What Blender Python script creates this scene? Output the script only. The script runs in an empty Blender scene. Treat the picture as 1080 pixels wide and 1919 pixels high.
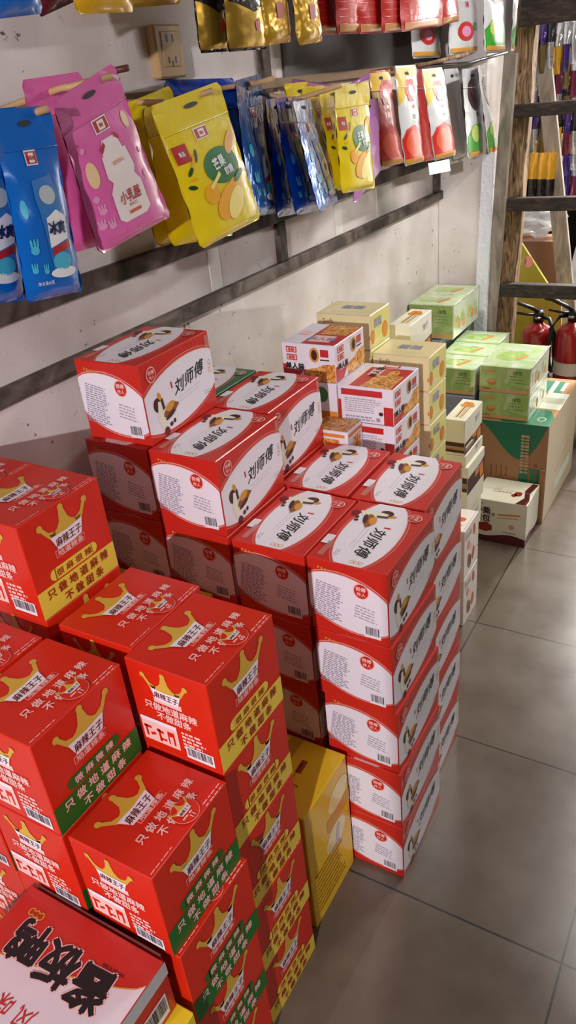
import bpy, bmesh, math, random
from mathutils import Vector, Matrix
random.seed(7)
SC = bpy.context.scene
COL = SC.collection
V = Vector

# ------------------------------------------------------------------ camera (solved from the tile joints and carton edges)
FPX = 1433.743
RM = [[0.8618689, 0.4982715, -0.0943798], [0.1748078, -0.4665950, -0.8670244], [-0.4760506, 0.7307630, -0.4892454]]
EYE = V((0, 0, 1.6))
cam_d = bpy.data.cameras.new('camera'); cam = bpy.data.objects.new('camera', cam_d); COL.objects.link(cam)
cam_d.sensor_fit = 'VERTICAL'; cam_d.sensor_height = 36; cam_d.sensor_width = 36
cam_d.lens = 36 * FPX / 1919; cam_d.clip_start = .02
r_, d_, f_ = [V(a) for a in RM]
m = Matrix.Identity(4)
for i in range(3):
    m[i][0] = r_[i]; m[i][1] = -d_[i]; m[i][2] = -f_[i]; m[i][3] = EYE[i]
cam.matrix_world = m
SC.camera = cam

def ray(px, py):
    a, b, c = px - 540, py - 959.5, FPX
    return V([RM[0][i] * a + RM[1][i] * b + RM[2][i] * c for i in range(3)])
def on_x(px, py, x): d = ray(px, py); return EYE + d * ((x - EYE.x) / d.x)
def on_y(px, py, y): d = ray(px, py); return EYE + d * ((y - EYE.y) / d.y)

# ------------------------------------------------------------------ materials
def lin(c):
    return tuple((v / 255 / 12.92 if v / 255 <= .04045 else ((v / 255 + .055) / 1.055) ** 2.4) for v in c) + (1,)
MATS = {}
def mat(name, rgb, rough=.5, metal=0, coat=0, var=.06, scale=30, bump=0, bscale=60, spec=.5, trans=0, alpha=1):
    if name in MATS: return MATS[name]
    M = bpy.data.materials.new(name); M.use_nodes = True; nt = M.node_tree
    b = nt.nodes['Principled BSDF']; N = nt.nodes.new; L = nt.links.new
    tc = N('ShaderNodeTexCoord'); no = N('ShaderNodeTexNoise'); no.inputs['Scale'].default_value = scale
    no.inputs['Detail'].default_value = 3
    L(tc.outputs['Object'], no.inputs['Vector'])
    mx = N('ShaderNodeMix'); mx.data_type = 'RGBA'
    c = lin(rgb)
    mx.inputs[6].default_value = tuple(v * (1 - var) for v in c[:3]) + (1,)
    mx.inputs[7].default_value = tuple(min(1, v * (1 + var)) for v in c[:3]) + (1,)
    L(no.outputs['Fac'], mx.inputs[0]); L(mx.outputs[2], b.inputs['Base Color'])
    b.inputs['Roughness'].default_value = rough; b.inputs['Metallic'].default_value = metal
    b.inputs['Coat Weight'].default_value = coat; b.inputs['Coat Roughness'].default_value = .12
    b.inputs['Specular IOR Level'].default_value = spec
    b.inputs['Transmission Weight'].default_value = trans; b.inputs['Alpha'].default_value = alpha
    if bump:
        n2 = N('ShaderNodeTexNoise'); n2.inputs['Scale'].default_value = bscale; L(tc.outputs['Object'], n2.inputs['Vector'])
        bp = N('ShaderNodeBump'); bp.inputs['Strength'].default_value = bump; bp.inputs['Distance'].default_value = .01
        L(n2.outputs['Fac'], bp.inputs['Height']); L(bp.outputs['Normal'], b.inputs['Normal'])
        if coat: L(bp.outputs['Normal'], b.inputs['Coat Normal'])
    MATS[name] = M
    return M
def blotch(name, cols, scale=30, rough=.45, coat=.2, kind='NOISE', stretch=(1, 1, 1), bump=0, metal=0, dist=1.0):
    """several colours mixed through a noise or cell pattern"""
    if name in MATS: return MATS[name]
    M = bpy.data.materials.new(name); M.use_nodes = True; nt = M.node_tree
    b = nt.nodes['Principled BSDF']; N = nt.nodes.new; L = nt.links.new
    tc = N('ShaderNodeTexCoord'); mp = N('ShaderNodeMapping'); mp.inputs['Scale'].default_value = stretch
    L(tc.outputs['Object'], mp.inputs['Vector'])
    if kind == 'NOISE':
        no = N('ShaderNodeTexNoise'); no.inputs['Detail'].default_value = 5; no.inputs['Distortion'].default_value = dist; out = no.outputs['Fac']
    else:
        no = N('ShaderNodeTexVoronoi'); out = no.outputs['Distance']
    no.inputs['Scale'].default_value = scale; L(mp.outputs['Vector'], no.inputs['Vector'])
    cr = N('ShaderNodeValToRGB'); L(out, cr.inputs['Fac'])
    e = cr.color_ramp.elements
    lo, hi = (.3, .7) if kind == 'NOISE' else (0, .8)
    while len(e) < len(cols): e.new(.5)
    for i, c in enumerate(cols):
        e[i].position = lo + (hi - lo) * i / (len(cols) - 1); e[i].color = lin(c)
    L(cr.outputs['Color'], b.inputs['Base Color'])
    b.inputs['Roughness'].default_value = rough; b.inputs['Coat Weight'].default_value = coat; b.inputs['Metallic'].default_value = metal
    if bump:
        bp = N('ShaderNodeBump'); bp.inputs['Strength'].default_value = bump; bp.inputs['Distance'].default_value = .01
        L(out, bp.inputs['Height']); L(bp.outputs['Normal'], b.inputs['Normal'])
    MATS[name] = M
    return M
def mk(name, *a, **k): return mat(name, *a, **k)

RED = mk('liu_red', (202, 38, 26), .42, coat=.12)
WHT = mk('print_white', (238, 232, 240), .45, coat=.1, var=.02)
GRYT = mk('print_grey', (158, 152, 172), .5)
BLK = mk('print_black', (22, 20, 24), .5)
PINK = mk('print_pink', (232, 150, 140), .5)
GOLD = mk('print_gold', (214, 150, 50), .45)
BRN = mk('print_brown', (150, 84, 40), .5)
DBRN = mk('print_dark_brown', (70, 26, 22), .5)
CRED = mk('spicy_red', (212, 36, 12), .38, coat=.15)
CYEL = mk('crown_yellow', (212, 170, 62), .45)
INKR = mk('stripe_ink', (158, 50, 18), .5)
SYEL = mk('stripe_yellow', (236, 204, 72), .45)
SGRN = mk('stripe_green', (22, 104, 30), .45)
DRED = mk('print_dark_red', (110, 16, 20), .5)
LPINK = mk('print_light_pink', (248, 196, 190), .5)
SNRED = mk('snack_red', (196, 36, 34), .4, coat=.4)
FRIES = blotch('fried_snack_photo', [(120, 50, 16), (196, 110, 34), (236, 176, 84), (246, 208, 130)], 45, kind='NOISE', dist=2.5, coat=.4)
SNW = mk('snack_white', (236, 230, 240), .35, coat=.5)
CREAM = mk('cream_card', (236, 222, 168), .35, coat=.5, bump=.12, bscale=25)
CREAMW = mk('cream_white', (236, 232, 210), .5)
ORG = mk('biscuit_orange', (222, 136, 50), .5)
KRAFT = mk('kraft_card', (178, 132, 92), .75, scale=12)
GREENC = mk('carton_green', (18, 122, 84), .5, coat=.3)
CYLW = mk('carton_yellow', (236, 190, 30), .45, coat=.3)
CLEAR = mk('tape_film', (215, 190, 170), .15, coat=1, alpha=.35)
WOOD = blotch('post_wood', [(58, 40, 26), (130, 100, 72), (170, 138, 104), (200, 172, 140)], 10, rough=.75, coat=0, stretch=(5, 5, .8), bump=.5, dist=2)
DWOOD = blotch('rail_wood', [(28, 22, 20), (52, 42, 38), (80, 66, 58)], 20, rough=.6, coat=0, stretch=(1, 4, 4))
PALEW = blotch('pale_board', [(104, 94, 84), (146, 134, 120), (170, 158, 144)], 9, rough=.7, coat=0, stretch=(3, 3, .8))
PEG = mk('peg_wood', (196, 158, 112), .55, bump=.2)
DIRT = blotch('dirty_iron', [(40, 32, 28), (66, 54, 48), (96, 84, 76), (124, 110, 102)], 10, rough=.7, coat=0, bump=.3)
EXR = mk('extinguisher_red', (160, 16, 20), .25, coat=.8)
RUB = mk('black_rubber', (16, 16, 18), .4)
STEEL = mk('steel', (170, 170, 175), .3, metal=1)

# ------------------------------------------------------------------ mesh builder
class MB:
    def __init__(s): s.v = []; s.f = []; s.mi = []; s.ms = []; s.sm = []
    def mid(s, m):
        if m not in s.ms: s.ms.append(m)
        return s.ms.index(m)
    def add(s, vs, fs, m, smooth=False):
        o = len(s.v); k = s.mid(m); s.v += [tuple(v) for v in vs]
        for f in fs: s.f.append([i + o for i in f]); s.mi.append(k); s.sm.append(smooth)
    def box(s, x0, y0, z0, x1, y1, z1, m, bev=.0015, xf=None):
        bm = bmesh.new(); bmesh.ops.create_cube(bm, size=1)
        for v in bm.verts: v.co = V(((x0 + x1) / 2 + v.co.x * (x1 - x0), (y0 + y1) / 2 + v.co.y * (y1 - y0), (z0 + z1) / 2 + v.co.z * (z1 - z0)))
        if bev: bmesh.ops.bevel(bm, geom=bm.edges[:], offset=bev, segments=1, affect='EDGES')
        s.frombm(bm, m, xf)
    def frombm(s, bm, m, xf=None, smooth=False):
        bm.verts.ensure_lookup_table(); bm.verts.index_update()
        vs = [(xf @ v.co if xf else v.co.copy()) for v in bm.verts]
        s.add(vs, [[v.index for v in f.verts] for f in bm.faces], m, smooth); bm.free()
    def tube(s, pts, r, m, n=10, cap=True):
        pts = [V(p) for p in pts]; rs = r if isinstance(r, (list, tuple)) else [r] * len(pts)
        vs = []; fs = []; up = V((0, 0, 1))
        for i, p in enumerate(pts):
            t = (pts[min(i + 1, len(pts) - 1)] - pts[max(i - 1, 0)]).normalized()
            a = t.cross(up if abs(t.z) < .95 else V((1, 0, 0))).normalized(); b = t.cross(a)
            for k in range(n):
                an = 2 * math.pi * k / n; vs.append(p + (a * math.cos(an) + b * math.sin(an)) * rs[i])
        for i in range(len(pts) - 1):
            for k in range(n):
                fs.append([i * n + k, i * n + (k + 1) % n, (i + 1) * n + (k + 1) % n, (i + 1) * n + k])
        if cap: fs.append(list(range(n))[::-1]); fs.append([(len(pts) - 1) * n + k for k in range(n)])
        s.add(vs, fs, m, True)
    def lathe(s, prof, m, c=(0, 0, 0), n=28):
        vs = []; fs = []
        for r, z in prof:
            for k in range(n):
                a = 2 * math.pi * k / n; vs.append((c[0] + r * math.cos(a), c[1] + r * math.sin(a), c[2] + z))
        for i in range(len(prof) - 1):
            for k in range(n): fs.append([i * n + k, i * n + (k + 1) % n, (i + 1) * n + (k + 1) % n, (i + 1) * n + k])
        s.add(vs, fs, m, True)
    def mesh(s, name):
        me = bpy.data.meshes.new(name); me.from_pydata(s.v, [], s.f)
        for m in s.ms: me.materials.append(m)
        me.polygons.foreach_set('material_index', s.mi); me.polygons.foreach_set('use_smooth', s.sm)
        me.update(); return me
    def build(s, name, parent=None):
        o = bpy.data.objects.new(name, s.mesh(name)); COL.objects.link(o)
        if parent: o.parent = parent
        return o

def tag(o, label=None, cat=None, group=None, kind=None):
    if label: o['label'] = label
    if cat: o['category'] = cat
    if group: o['group'] = group
    if kind: o['kind'] = kind
    return o

_T = {}
def text_mesh(s, bold, shear):
    k = (s, bold, shear)
    if k not in _T:
        c = bpy.data.curves.new('t', 'FONT'); c.body = s; c.size = 1; c.resolution_u = 2; c.shear = shear
        o = bpy.data.objects.new('t', c); me = o.to_mesh()
        vs = [(v.co.x, v.co.y) for v in me.vertices]; fs = [list(p.vertices) for p in me.polygons]
        o.to_mesh_clear(); bpy.data.objects.remove(o); bpy.data.curves.remove(c)
        xs = [v[0] for v in vs]; cx = (min(xs) + max(xs)) / 2
        base = [(x - cx, y - .38) for x, y in vs]; V2 = []; F2 = []; kk = 0
        offs = [(0, 0)] if bold <= 0 else [(bold, 0), (-bold, 0), (0, bold), (0, -bold)]
        if bold > .04: offs += [(bold * .7, bold * .7), (-bold * .7, bold * .7), (bold * .7, -bold * .7), (-bold * .7, -bold * .7)]
        for a, b in offs:
            o_ = len(V2); V2 += [(x + a, y + b, kk) for x, y in base]; kk += .1; F2 += [[i + o_ for i in f] for f in fs]
        _T[k] = (V2, F2, max(xs) - min(xs))
    return _T[k]

def clip(poly, w, h, e=.0008):
    for ax, lim, sg in ((0, e, 1), (0, w - e, -1), (1, e, 1), (1, h - e, -1)):
        out = []
        for i in range(len(poly)):
            a, b = poly[i - 1], poly[i]
            ia, ib = sg * (a[ax] - lim) >= 0, sg * (b[ax] - lim) >= 0
            if ia != ib:
                t = (lim - a[ax]) / (b[ax] - a[ax]); out.append((a[0] + (b[0] - a[0]) * t, a[1] + (b[1] - a[1]) * t))
            if ib: out.append(b)
        poly = out
        if not poly: return []
    return poly

class Face:
    """a flat printed panel: origin O, axes U (reading direction) and W (up), size w x h"""
    def __init__(s, mb, O, U, W, w, h): s.mb = mb; s.O = V(O); s.U = V(U); s.W = V(W); s.N = s.U.cross(s.W); s.w = w; s.h = h
    def p(s, x, y, l): return s.O + s.U * x + s.W * y + s.N * (.00035 + .0003 * l)
    def poly(s, pts, m, l=0, cl=True):
        if cl: pts = clip(pts, s.w, s.h)
        if len(pts) > 2:
            a = sum(pts[i - 1][0] * pts[i][1] - pts[i][0] * pts[i - 1][1] for i in range(len(pts)))
            if a < 0: pts = pts[::-1]
            s.mb.add([s.p(x, y, l) for x, y in pts], [list(range(len(pts)))], m)
    def rect(s, x, y, w, h, m, l=0, rot=0, cl=True):
        c, n = math.cos(rot), math.sin(rot)
        s.poly([(x + c * a - n * b, y + n * a + c * b) for a, b in ((-w / 2, -h / 2), (w / 2, -h / 2), (w / 2, h / 2), (-w / 2, h / 2))], m, l, cl)
    def ell(s, x, y, a, b, m, l=0, rot=0, n=36):
        c, q = math.cos(rot), math.sin(rot)
        s.poly([(x + c * a * math.cos(t) - q * b * math.sin(t), y + q * a * math.cos(t) + c * b * math.sin(t)) for t in [2 * math.pi * i / n for i in range(n)]], m, l)
    def ring(s, x, y, a, b, th, m, l=0, rot=0, n=36):
        c, q = math.cos(rot), math.sin(rot)
        P = lambda t, k: (x + c * (a + k) * math.cos(t) - q * (b + k) * math.sin(t), y + q * (a + k) * math.cos(t) + c * (b + k) * math.sin(t))
        for i in range(n):
            t0, t1 = 2 * math.pi * i / n, 2 * math.pi * (i + 1) / n
            s.poly([P(t0, 0), P(t1, 0), P(t1, th), P(t0, th)], m, l)
    def text(s, t, x, y, size, m, l=1, rot=0, bold=0, shear=0, wid=None):
        vs, fs, tw = text_mesh(t, bold, shear); sx = size if wid is None else wid / tw
        c, q = math.cos(rot), math.sin(rot)
        pts = []
        for a, b, k in vs:
            a *= sx; b *= size; u = x + c * a - q * b; v = y + q * a + c * b
            pts.append(s.p(u, v, l + k))
        s.mb.add(pts, fs, m)
    def lines(s, x, y, w, rows, pitch, m, l=1, th=.0018, gap=.25, seed=1, rot=0, cl=True):
        """rows of unreadable small print"""
        rg = random.Random(seed)
        for r in range(rows):
            u = 0; L_ = w * rg.uniform(.75, 1)
            while u < L_:
                d = rg.uniform(.004, .012); d = min(d, L_ - u)
                c, q = math.cos(rot), math.sin(rot); a, b = u + d / 2, -r * pitch
                s.rect(x + c * a - q * b, y + q * a + c * b, d, th, m, l, rot, cl); u += d + .0015 + rg.random() * .002
    def barcode(s, x, y, w, h, l=1, seed=3, bg=None):
        s.rect(x, y, w, h, bg or WHT, l, cl=False); rg = random.Random(seed); u = -w / 2 + .003
        while u < w / 2 - .003:
            d = rg.choice((.0006, .0009, .0014)); s.rect(x + u, y + h * .08, d, h * .68, BLK, l + 1, cl=False); u += d + rg.choice((.0006, .001, .0014))

def carton_faces(mb, w, d, h):
    """local origin = centre of the base; returns printed panels"""
    return dict(
        front=Face(mb, (-w / 2, -d / 2, 0), (1, 0, 0), (0, 0, 1), w, h),
        right=Face(mb, (w / 2, -d / 2, 0), (0, 1, 0), (0, 0, 1), d, h),
        back=Face(mb, (w / 2, d / 2, 0), (-1, 0, 0), (0, 0, 1), w, h),
        left=Face(mb, (-w / 2, d / 2, 0), (0, -1, 0), (0, 0, 1), d, h),
        top_x=Face(mb, (-w / 2, -d / 2, h), (1, 0, 0), (0, 1, 0), w, d),       # reads along +x
        top_f=Face(mb, (w / 2, -d / 2, h), (0, 1, 0), (-1, 0, 0), d, w),       # reads away from the aisle mouth (+y), up = towards wall
        top_b=Face(mb, (-w / 2, d / 2, h), (0, -1, 0), (1, 0, 0), d, w))       # reads -y, up = towards aisle

# ------------------------------------------------------------------ copying
def dup(root, loc, rz=0, label=None, group=None, scale=None):
    r = root.copy(); COL.objects.link(r); r.location = loc; r.rotation_euler = (0, 0, rz)
    if label: r['label'] = label
    if group: r['group'] = group
    if scale: r.scale = scale
    for ch in PARTS.get(root.name, []):
        c = ch.copy(); COL.objects.link(c); c.parent = r
    return r
PARTS = {}
USED = set()
def place(proto, loc, rz=0, label=None, group=None, scale=None):
    """the first placing moves the prototype, the rest are copies"""
    if proto.name not in USED:
        USED.add(proto.name); proto.location = loc; proto.rotation_euler = (0, 0, rz)
        if scale: proto.scale = scale
        if label: proto['label'] = label
        if group: proto['group'] = group
        return proto
    return dup(proto, loc, rz, label, group, scale)

# ------------------------------------------------------------------ white-oval red cartons
def stamp(F, x, y, r, l, m1=LPINK, m2=RED):
    F.ell(x, y, r, r * 1.08, m1, l); F.ell(x, y, r * .86, r * .93, m2, l + 1)
    F.text('师傅', x, y + r * .3, r * .62, m1, l + 2, bold=.03); F.text('传人', x, y - r * .38, r * .55, m1, l + 2, bold=.02)
def cook(F, x, y, k, l):
    # small painted cook working dough over a board
    F.ell(x - .016 * k, y + .012 * k, .007 * k, .009 * k, DBRN, l); F.ell(x - .010 * k, y + .021 * k, .0035 * k, .006 * k, GOLD, l, .3)
    F.poly([(x - .014 * k, y + .016 * k), (x - .006 * k, y + .014 * k), (x + .002 * k, y - .012 * k), (x - .012 * k, y - .022 * k), (x - .018 * k, y - .004 * k)], CREAMW, l + 1)
    F.poly([(x - .009 * k, y + .016 * k), (x - .005 * k, y + .018 * k), (x - .003 * k, y + .004 * k), (x - .007 * k, y + .002 * k)], DBRN, l + 2)
    F.ell(x + .007 * k, y - .002 * k, .015 * k, .0065 * k, BRN, l + 2, .25); F.ell(x + .007 * k, y + .003 * k, .009 * k, .005 * k, GOLD, l + 3, .3)
    F.ell(x + .005 * k, y - .008 * k, .011 * k, .003 * k, DBRN, l + 3, .3); F.ell(x + .018 * k, y + .0 * k, .006 * k, .0025 * k, BRN, l + 3, .2)
    F.ell(x - .006 * k, y - .026 * k, .005 * k, .006 * k, DRED, l + 2); F.ell(x + .004 * k, y - .020 * k, .003 * k, .003 * k, DBRN, l + 2)
    F.ell(x + .011 * k, y - .018 * k, .0025 * k, .003 * k, DBRN, l + 2)
def liu_side(F, top=False, base=RED):
    w, h = F.w, F.h; rot = .05 if top else .155; cy = h * (.49 if top else .46)
    k = .90 if top else 1; kb = .95 if top else 1
    F.ell(w * .50, cy, w * .65 * k, h * .415 * kb, PINK, 0, rot); F.ell(w * .50, cy, w * .645 * k, h * .405 * kb, base, 1, rot); F.ell(w * .50, cy, w * .63 * k, h * .385 * kb, PINK, 2, rot)
    F.ell(w * .50, cy, w * .62 * k, h * .372 * kb, WHT, 3, rot)
    tr = 0 if top else .1
    for i, ch in enumerate('刘师傅'):
        F.text(ch, w * (.48 + .155 * i), cy + h * (.08 + (0 if top else .035 * i)), .033, BLK, 4, tr, bold=.016, shear=.35)
    F.rect(w * .375, cy + h * .13, .0045, .014, SNRED, 4, tr); F.lines(w * .44, cy - h * .07, w * .34, 2, .008, GRYT, 4, .0008, seed=2, rot=tr)
    stamp(F, w * .14, h * .83, h * .088, 4, LPINK, base); cook(F, w * .26, cy - h * .13, 1.6, 4)
    for i in range(3): F.ring(w * .945 , cy + h * (.16 - .055 * i), .0038, .0038, .0010, GOLD, 4, n=12)
    F.lines(w * .82, cy - h * .18, w * .1, 2, .005, GRYT, 4, .0016, seed=5)
def liu_front(F, base=RED):
    w, h = F.w, F.h
    for q, (k, m_) in enumerate(((.42, PINK), (.405, base), (.395, PINK), (.385, WHT))):
        F.ell(w * .5, h * .48, w * (.62 + (k - .385) * .6), h * k * .93, m_, q, -.25)
    F.lines(w * .11, h * .715, w * .38, 17, .0050, GRYT, 4, .0026, seed=7, rot=-.16)
    F.lines(w * .60, h * .50, w * .30, 5, .0065, GRYT, 4, .0022, seed=8, rot=-.16)
    stamp(F, w * .68, h * .70, h * .10, 4, LPINK, base)
    for i in range(9):
        if i != 4: F.rect(w * (.15 + .045 * i), h * (.90 - .009 * i), .0042, .0048, GOLD, 2, -.1)
def make_liu(name, base, label):
    w, d, h = .163, .228, .1655; mb = MB()
    mb.box(-w / 2, -d / 2, 0, w / 2, d / 2, h, base); F = carton_faces(mb, w, d, h)
    liu_front(F['front'], base); liu_side(F['right'], base=base); liu_side(F['top_b'], True, base); liu_side(F['left'], base=base); liu_front(F['back'], base)
    o = mb.build(name); tag(o, label, 'carton')
    b = MB(); fb = carton_faces(b, w, d, h)['front']; fb.barcode(w * .80, h * .17, .034, .027, 5)
    p1 = b.build('barcode_label', o)
    b = MB(); ft = carton_faces(b, w, d, h)['top_b']; ft.rect(w * .98, .012, .032, .018, WHT, 5); ft.lines(w * .98 - .012, .015, .024, 2, .006, LPINK, 6, .0015)
    p2 = b.build('paper_sticker', o)
    b = MB(); f2 = carton_faces(b, w, d, h)['right']; f2.rect(w * 1.33, h * .88, .011, .026, CLEAR, 5)
    p3 = b.build('clear_tape', o)
    b = MB(); ft = carton_faces(b, w, d, h)['top_b']; ft.rect(.19, .022, .05, .012, CLEAR, 5); p4 = b.build('clear_tape', o)
    PARTS[o.name] = [p1, p2, p3, p4]
    return o

# ------------------------------------------------------------------ crown cartons
def crown(F, x, y, k, l, rot=0, sk=0, m=CYEL):
    c, q = math.cos(rot), math.sin(rot)
    T = lambda a, b: (x + c * a * k - q * (b + sk * a) * k, y + q * a * k + c * (b + sk * a) * k)
    F.poly([T(-.5, .10), T(-.38, .08), T(-.24, .14), T(-.14, .25), T(-.07, .52), T(.07, .52), T(.14, .25), T(.24, .14), T(.38, .08), T(.5, .10), T(.40, -.06), T(-.40, -.06)], m, l)
    F.poly([T(-.75, .37), T(-.64, .38), T(-.50, .17), T(-.30, .09), T(-.36, -.06), T(-.50, -.02)], m, l); F.poly([T(.75, .37), T(.64, .38), T(.50, .17), T(.30, .09), T(.36, -.06), T(.50, -.02)], m, l)
    for a, b in ((-.7, .38), (0, .56), (.7, .38)): F.ell(*T(a, b), .085 * k, .085 * k, m, l + 1, n=14)
    F.poly([T(-.50, .02), T(0, -.02), T(.50, .02), T(.38, -.34), T(0, -.37), T(-.38, -.34)], WHT, l + 2)
    F.text('麻辣王子', *T(0, -.18), .24 * k, DRED, l + 3, rot, bold=.016, shear=.1, wid=.80 * k)
def spicy_side(F, stripe, ink, pill):
    w, h = F.w, F.h
    crown(F, w * .50, h * .72, .071, 1, .04)
    F.rect(w * .50, h * .535, .066, .013, LPINK, 1); F.rect(w * .50, h * .535, .0645, .0115, CRED, 2); F.text('地道辣条', w * .5, h * .535, .0115, LPINK, 3, bold=.02, wid=.058)
    F.rect(w * .5, h * .145, w, h * .29, stripe, 1)
    F.rect(w * .49, h * .365, .086, .021, stripe, 1)
    for s in (-1, 1): F.ell(w * .49 + s * .043, h * .365, .0105, .0105, stripe, 1, n=16)
    F.rect(w * .49, h * .365, .082, .0175, SYEL if ink is INKR else SGRN, 2)
    F.text(' '.join(pill), w * .49, h * .365, .0140, ink, 3, bold=.022, wid=.080)
    F.text('只 做 地 道 麻 辣', w * .5, h * .215, .0185, ink, 3, bold=.025, wid=.140); F.text('不 做 甜 条', w * .54, h * .085, .0185, ink, 3, bold=.025, wid=.090)
def spicy_front(F):
    w, h = F.w, F.h
    crown(F, w * .46, h * .75, .056, 1, -.03)
    F.rect(w * .46, h * .625, .052, .010, LPINK, 1, -.03)
    F.text('只做地道麻辣', w * .48, h * .545, .0165, LPINK, 3, -.03, bold=.03, wid=.098); F.text('不做甜条', w * .50, h * .445, .0165, LPINK, 3, -.03, bold=.03, wid=.064)
    F.rect(w * .27, h * .22, w * .46, h * .26, LPINK, 1); F.rect(w * .27, h * .345, w * .46, h * .045, WHT, 2)
    F.rect(w * .11, h * .25, w * .10, h * .03, CRED, 2); F.rect(w * .09, h * .20, w * .03, h * .13, CRED, 2); F.rect(w * .17, h * .18, w * .07, h * .03, CRED, 2, .4); F.rect(w * .27, h * .24, w * .09, h * .03, CRED, 2, -.2); F.rect(w * .26, h * .19, w * .03, h * .15, CRED, 2); F.rect(w * .30, h * .15, w * .08, h * .025, CRED, 2); F.rect(w * .41, h * .20, w * .09, h * .15, CRED, 2); F.rect(w * .41, h * .17, w * .045, h * .10, LPINK, 3)
    F.lines(w * .56, h * .33, w * .3, 5, .0075, LPINK, 1, .0045, seed=4)
def spicy_top(F):
    w, h = F.w, F.h
    crown(F, w * .45, h * .66, .066, 1, .02)
    F.rect(w * .52, h * .49, .060, .0115, LPINK, 1); F.rect(w * .52, h * .49, .0585, .010, CRED, 2); F.text('地道辣条', w * .52, h * .49, .0105, LPINK, 3, bold=.02, wid=.052)
    F.text('只 做 地 道 麻 辣', w * .54, h * .34, .0165, LPINK, 3, bold=.025, wid=.122); F.text('不 做 甜 条', w * .56, h * .21, .0165, LPINK, 3, bold=.025, wid=.080)
    F.lines(w * .03, h * .035, w * .32, 1, .004, LPINK, 1, .0012, seed=3); F.lines(w * .72, h * .05, w * .25, 2, .006, LPINK, 1, .0016, seed=6)
def make_spicy(name, stripe, ink, pill, label, num):
    w, d, h = .152, .178, .1755; mb = MB()
    mb.box(-w / 2, -d / 2, 0, w / 2, d / 2, h, CRED); F = carton_faces(mb, w, d, h)
    spicy_front(F['front']); spicy_front(F['back']); spicy_side(F['right'], stripe, ink, pill); spicy_side(F['left'], stripe, ink, pill); spicy_top(F['top_f'])
    o = mb.build(name); tag(o, label, 'carton')
    b = MB(); f = carton_faces(b, w, d, h)['front']; f.barcode(w * .75, h * .115, .052, .024, 2); p1 = b.build('barcode_label', o)
    b = MB(); f = carton_faces(b, w, d, h)['top_f']
    f.ell(d * .60, w * .155, .0215, .0215, LPINK, 5); f.ell(d * .60, w * .155, .0208, .0208, CRED, 6)
    crown(f, d * .60, w * .19, .026, 7); f.text(num, d * .60, w * .065, .010, LPINK, 8, bold=.03)
    f.lines(d * .52, w * .105, .028, 1, .004, LPINK, 7, .0025)
    p2 = b.build('round_sticker', o)
    PARTS[o.name] = [p1, p2]
    return o

# ------------------------------------------------------------------ other cartons
def make_fried(name, label):
    w, d, h = .147, .162, .0925; mb = MB(); mb.box(-w / 2, -d / 2, 0, w / 2, d / 2, h, SNW); F = carton_faces(mb, w, d, h)
    f = F['front']   # the information side
    f.rect(w * .86, h * .25, w * .28, h * .5, SNRED, 0); f.rect(w * .45, h * .32, w * .76, h * .62, SNW, 1)
    f.rect(w * .44, h * .83, w * .74, h * .17, SNRED, 2); f.lines(w * .13, h * .66, w * .66, 7, .0055, GRYT, 3, .002, seed=11)
    f.lines(w * .13, h * .16, w * .55, 2, .007, GRYT, 3, .004, seed=12); f.ell(w * .78, h * .3, .006, .005, DBRN, 3)
    f.rect(w * .03, h * .3, w * .06, h * .6, SNRED, 0)
    def face2(f):
        w, h = f.w, f.h
        f.poly([(0, 0), (w * .25, 0), (w * .62, h * .22), (w * .45, h * .34), (0, h * .36)], SNRED, 0)
        f.poly([(w * .36, 0), (w, 0), (w, h * .52), (w * .8, h * .50), (w * .62, h * .30), (w * .40, h * .24)], FRIES, 1)
        for q in (.80, .56): f.rect(w * .17, h * q, w * .20, h * .16, SNRED, 2, .04); f.rect(w * .17, h * q, w * .17, h * .11, LPINK, 3, .04); f.text('香酥', w * .17, h * q, h * .10, SNRED, 4, bold=.03)
        f.rect(w * .21, h * .30, w * .31, h * .2, WHT, 2, .06); f.text('单人装', w * .21, h * .30, h * .19, BLK, 4, .06, bold=.045)
        f.ell(w * .60, h * .72, w * .09, h * .19, GOLD, 2); f.ell(w * .60, h * .72, w * .05, h * .14, DBRN, 3); f.rect(w * .80, h * .75, w * .15, h * .2, SNRED, 2); f.rect(w * .8, h * .60, w * .17, h * .03, BLK, 2)
    face2(F['right']); face2(F['back']); face2(F['left'])
    t = F['top_f']; a, b = t.w, t.h
    t.rect(a * .42, b * .40, a * .84, b * .78, SNRED, 0); t.poly([(0, b * .05), (a * .55, b * .05), (a * .5, b * .52), (0, b * .6)], FRIES, 1)
    t.ell(a * .62, b * .28, a * .14, b * .10, GOLD, 2); t.ell(a * .62, b * .28, a * .1, b * .06, FRIES, 3); t.rect(a * .62, b * .6, a * .3, b * .2, LPINK, 2); t.text('单人装', a * .64, b * .6, b * .16, BLK, 3, bold=.04)
    t.rect(a * .92, b * .45, a * .10, b * .3, SNRED, 1); t.rect(a * .92, b * .45, a * .07, b * .24, LPINK, 2)
    o = mb.build(name); tag(o, label, 'carton')
    b_ = MB(); f = carton_faces(b_, .147, .162, .0925)['front']
    f.rect(.147 * .73, .0925 * .13, .013, .013, WHT, 4); f.rect(.147 * .73, .0925 * .13, .010, .010, GRYT, 5); p = b_.build('seal_label', o); PARTS[o.name] = [p]
    return o
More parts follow.
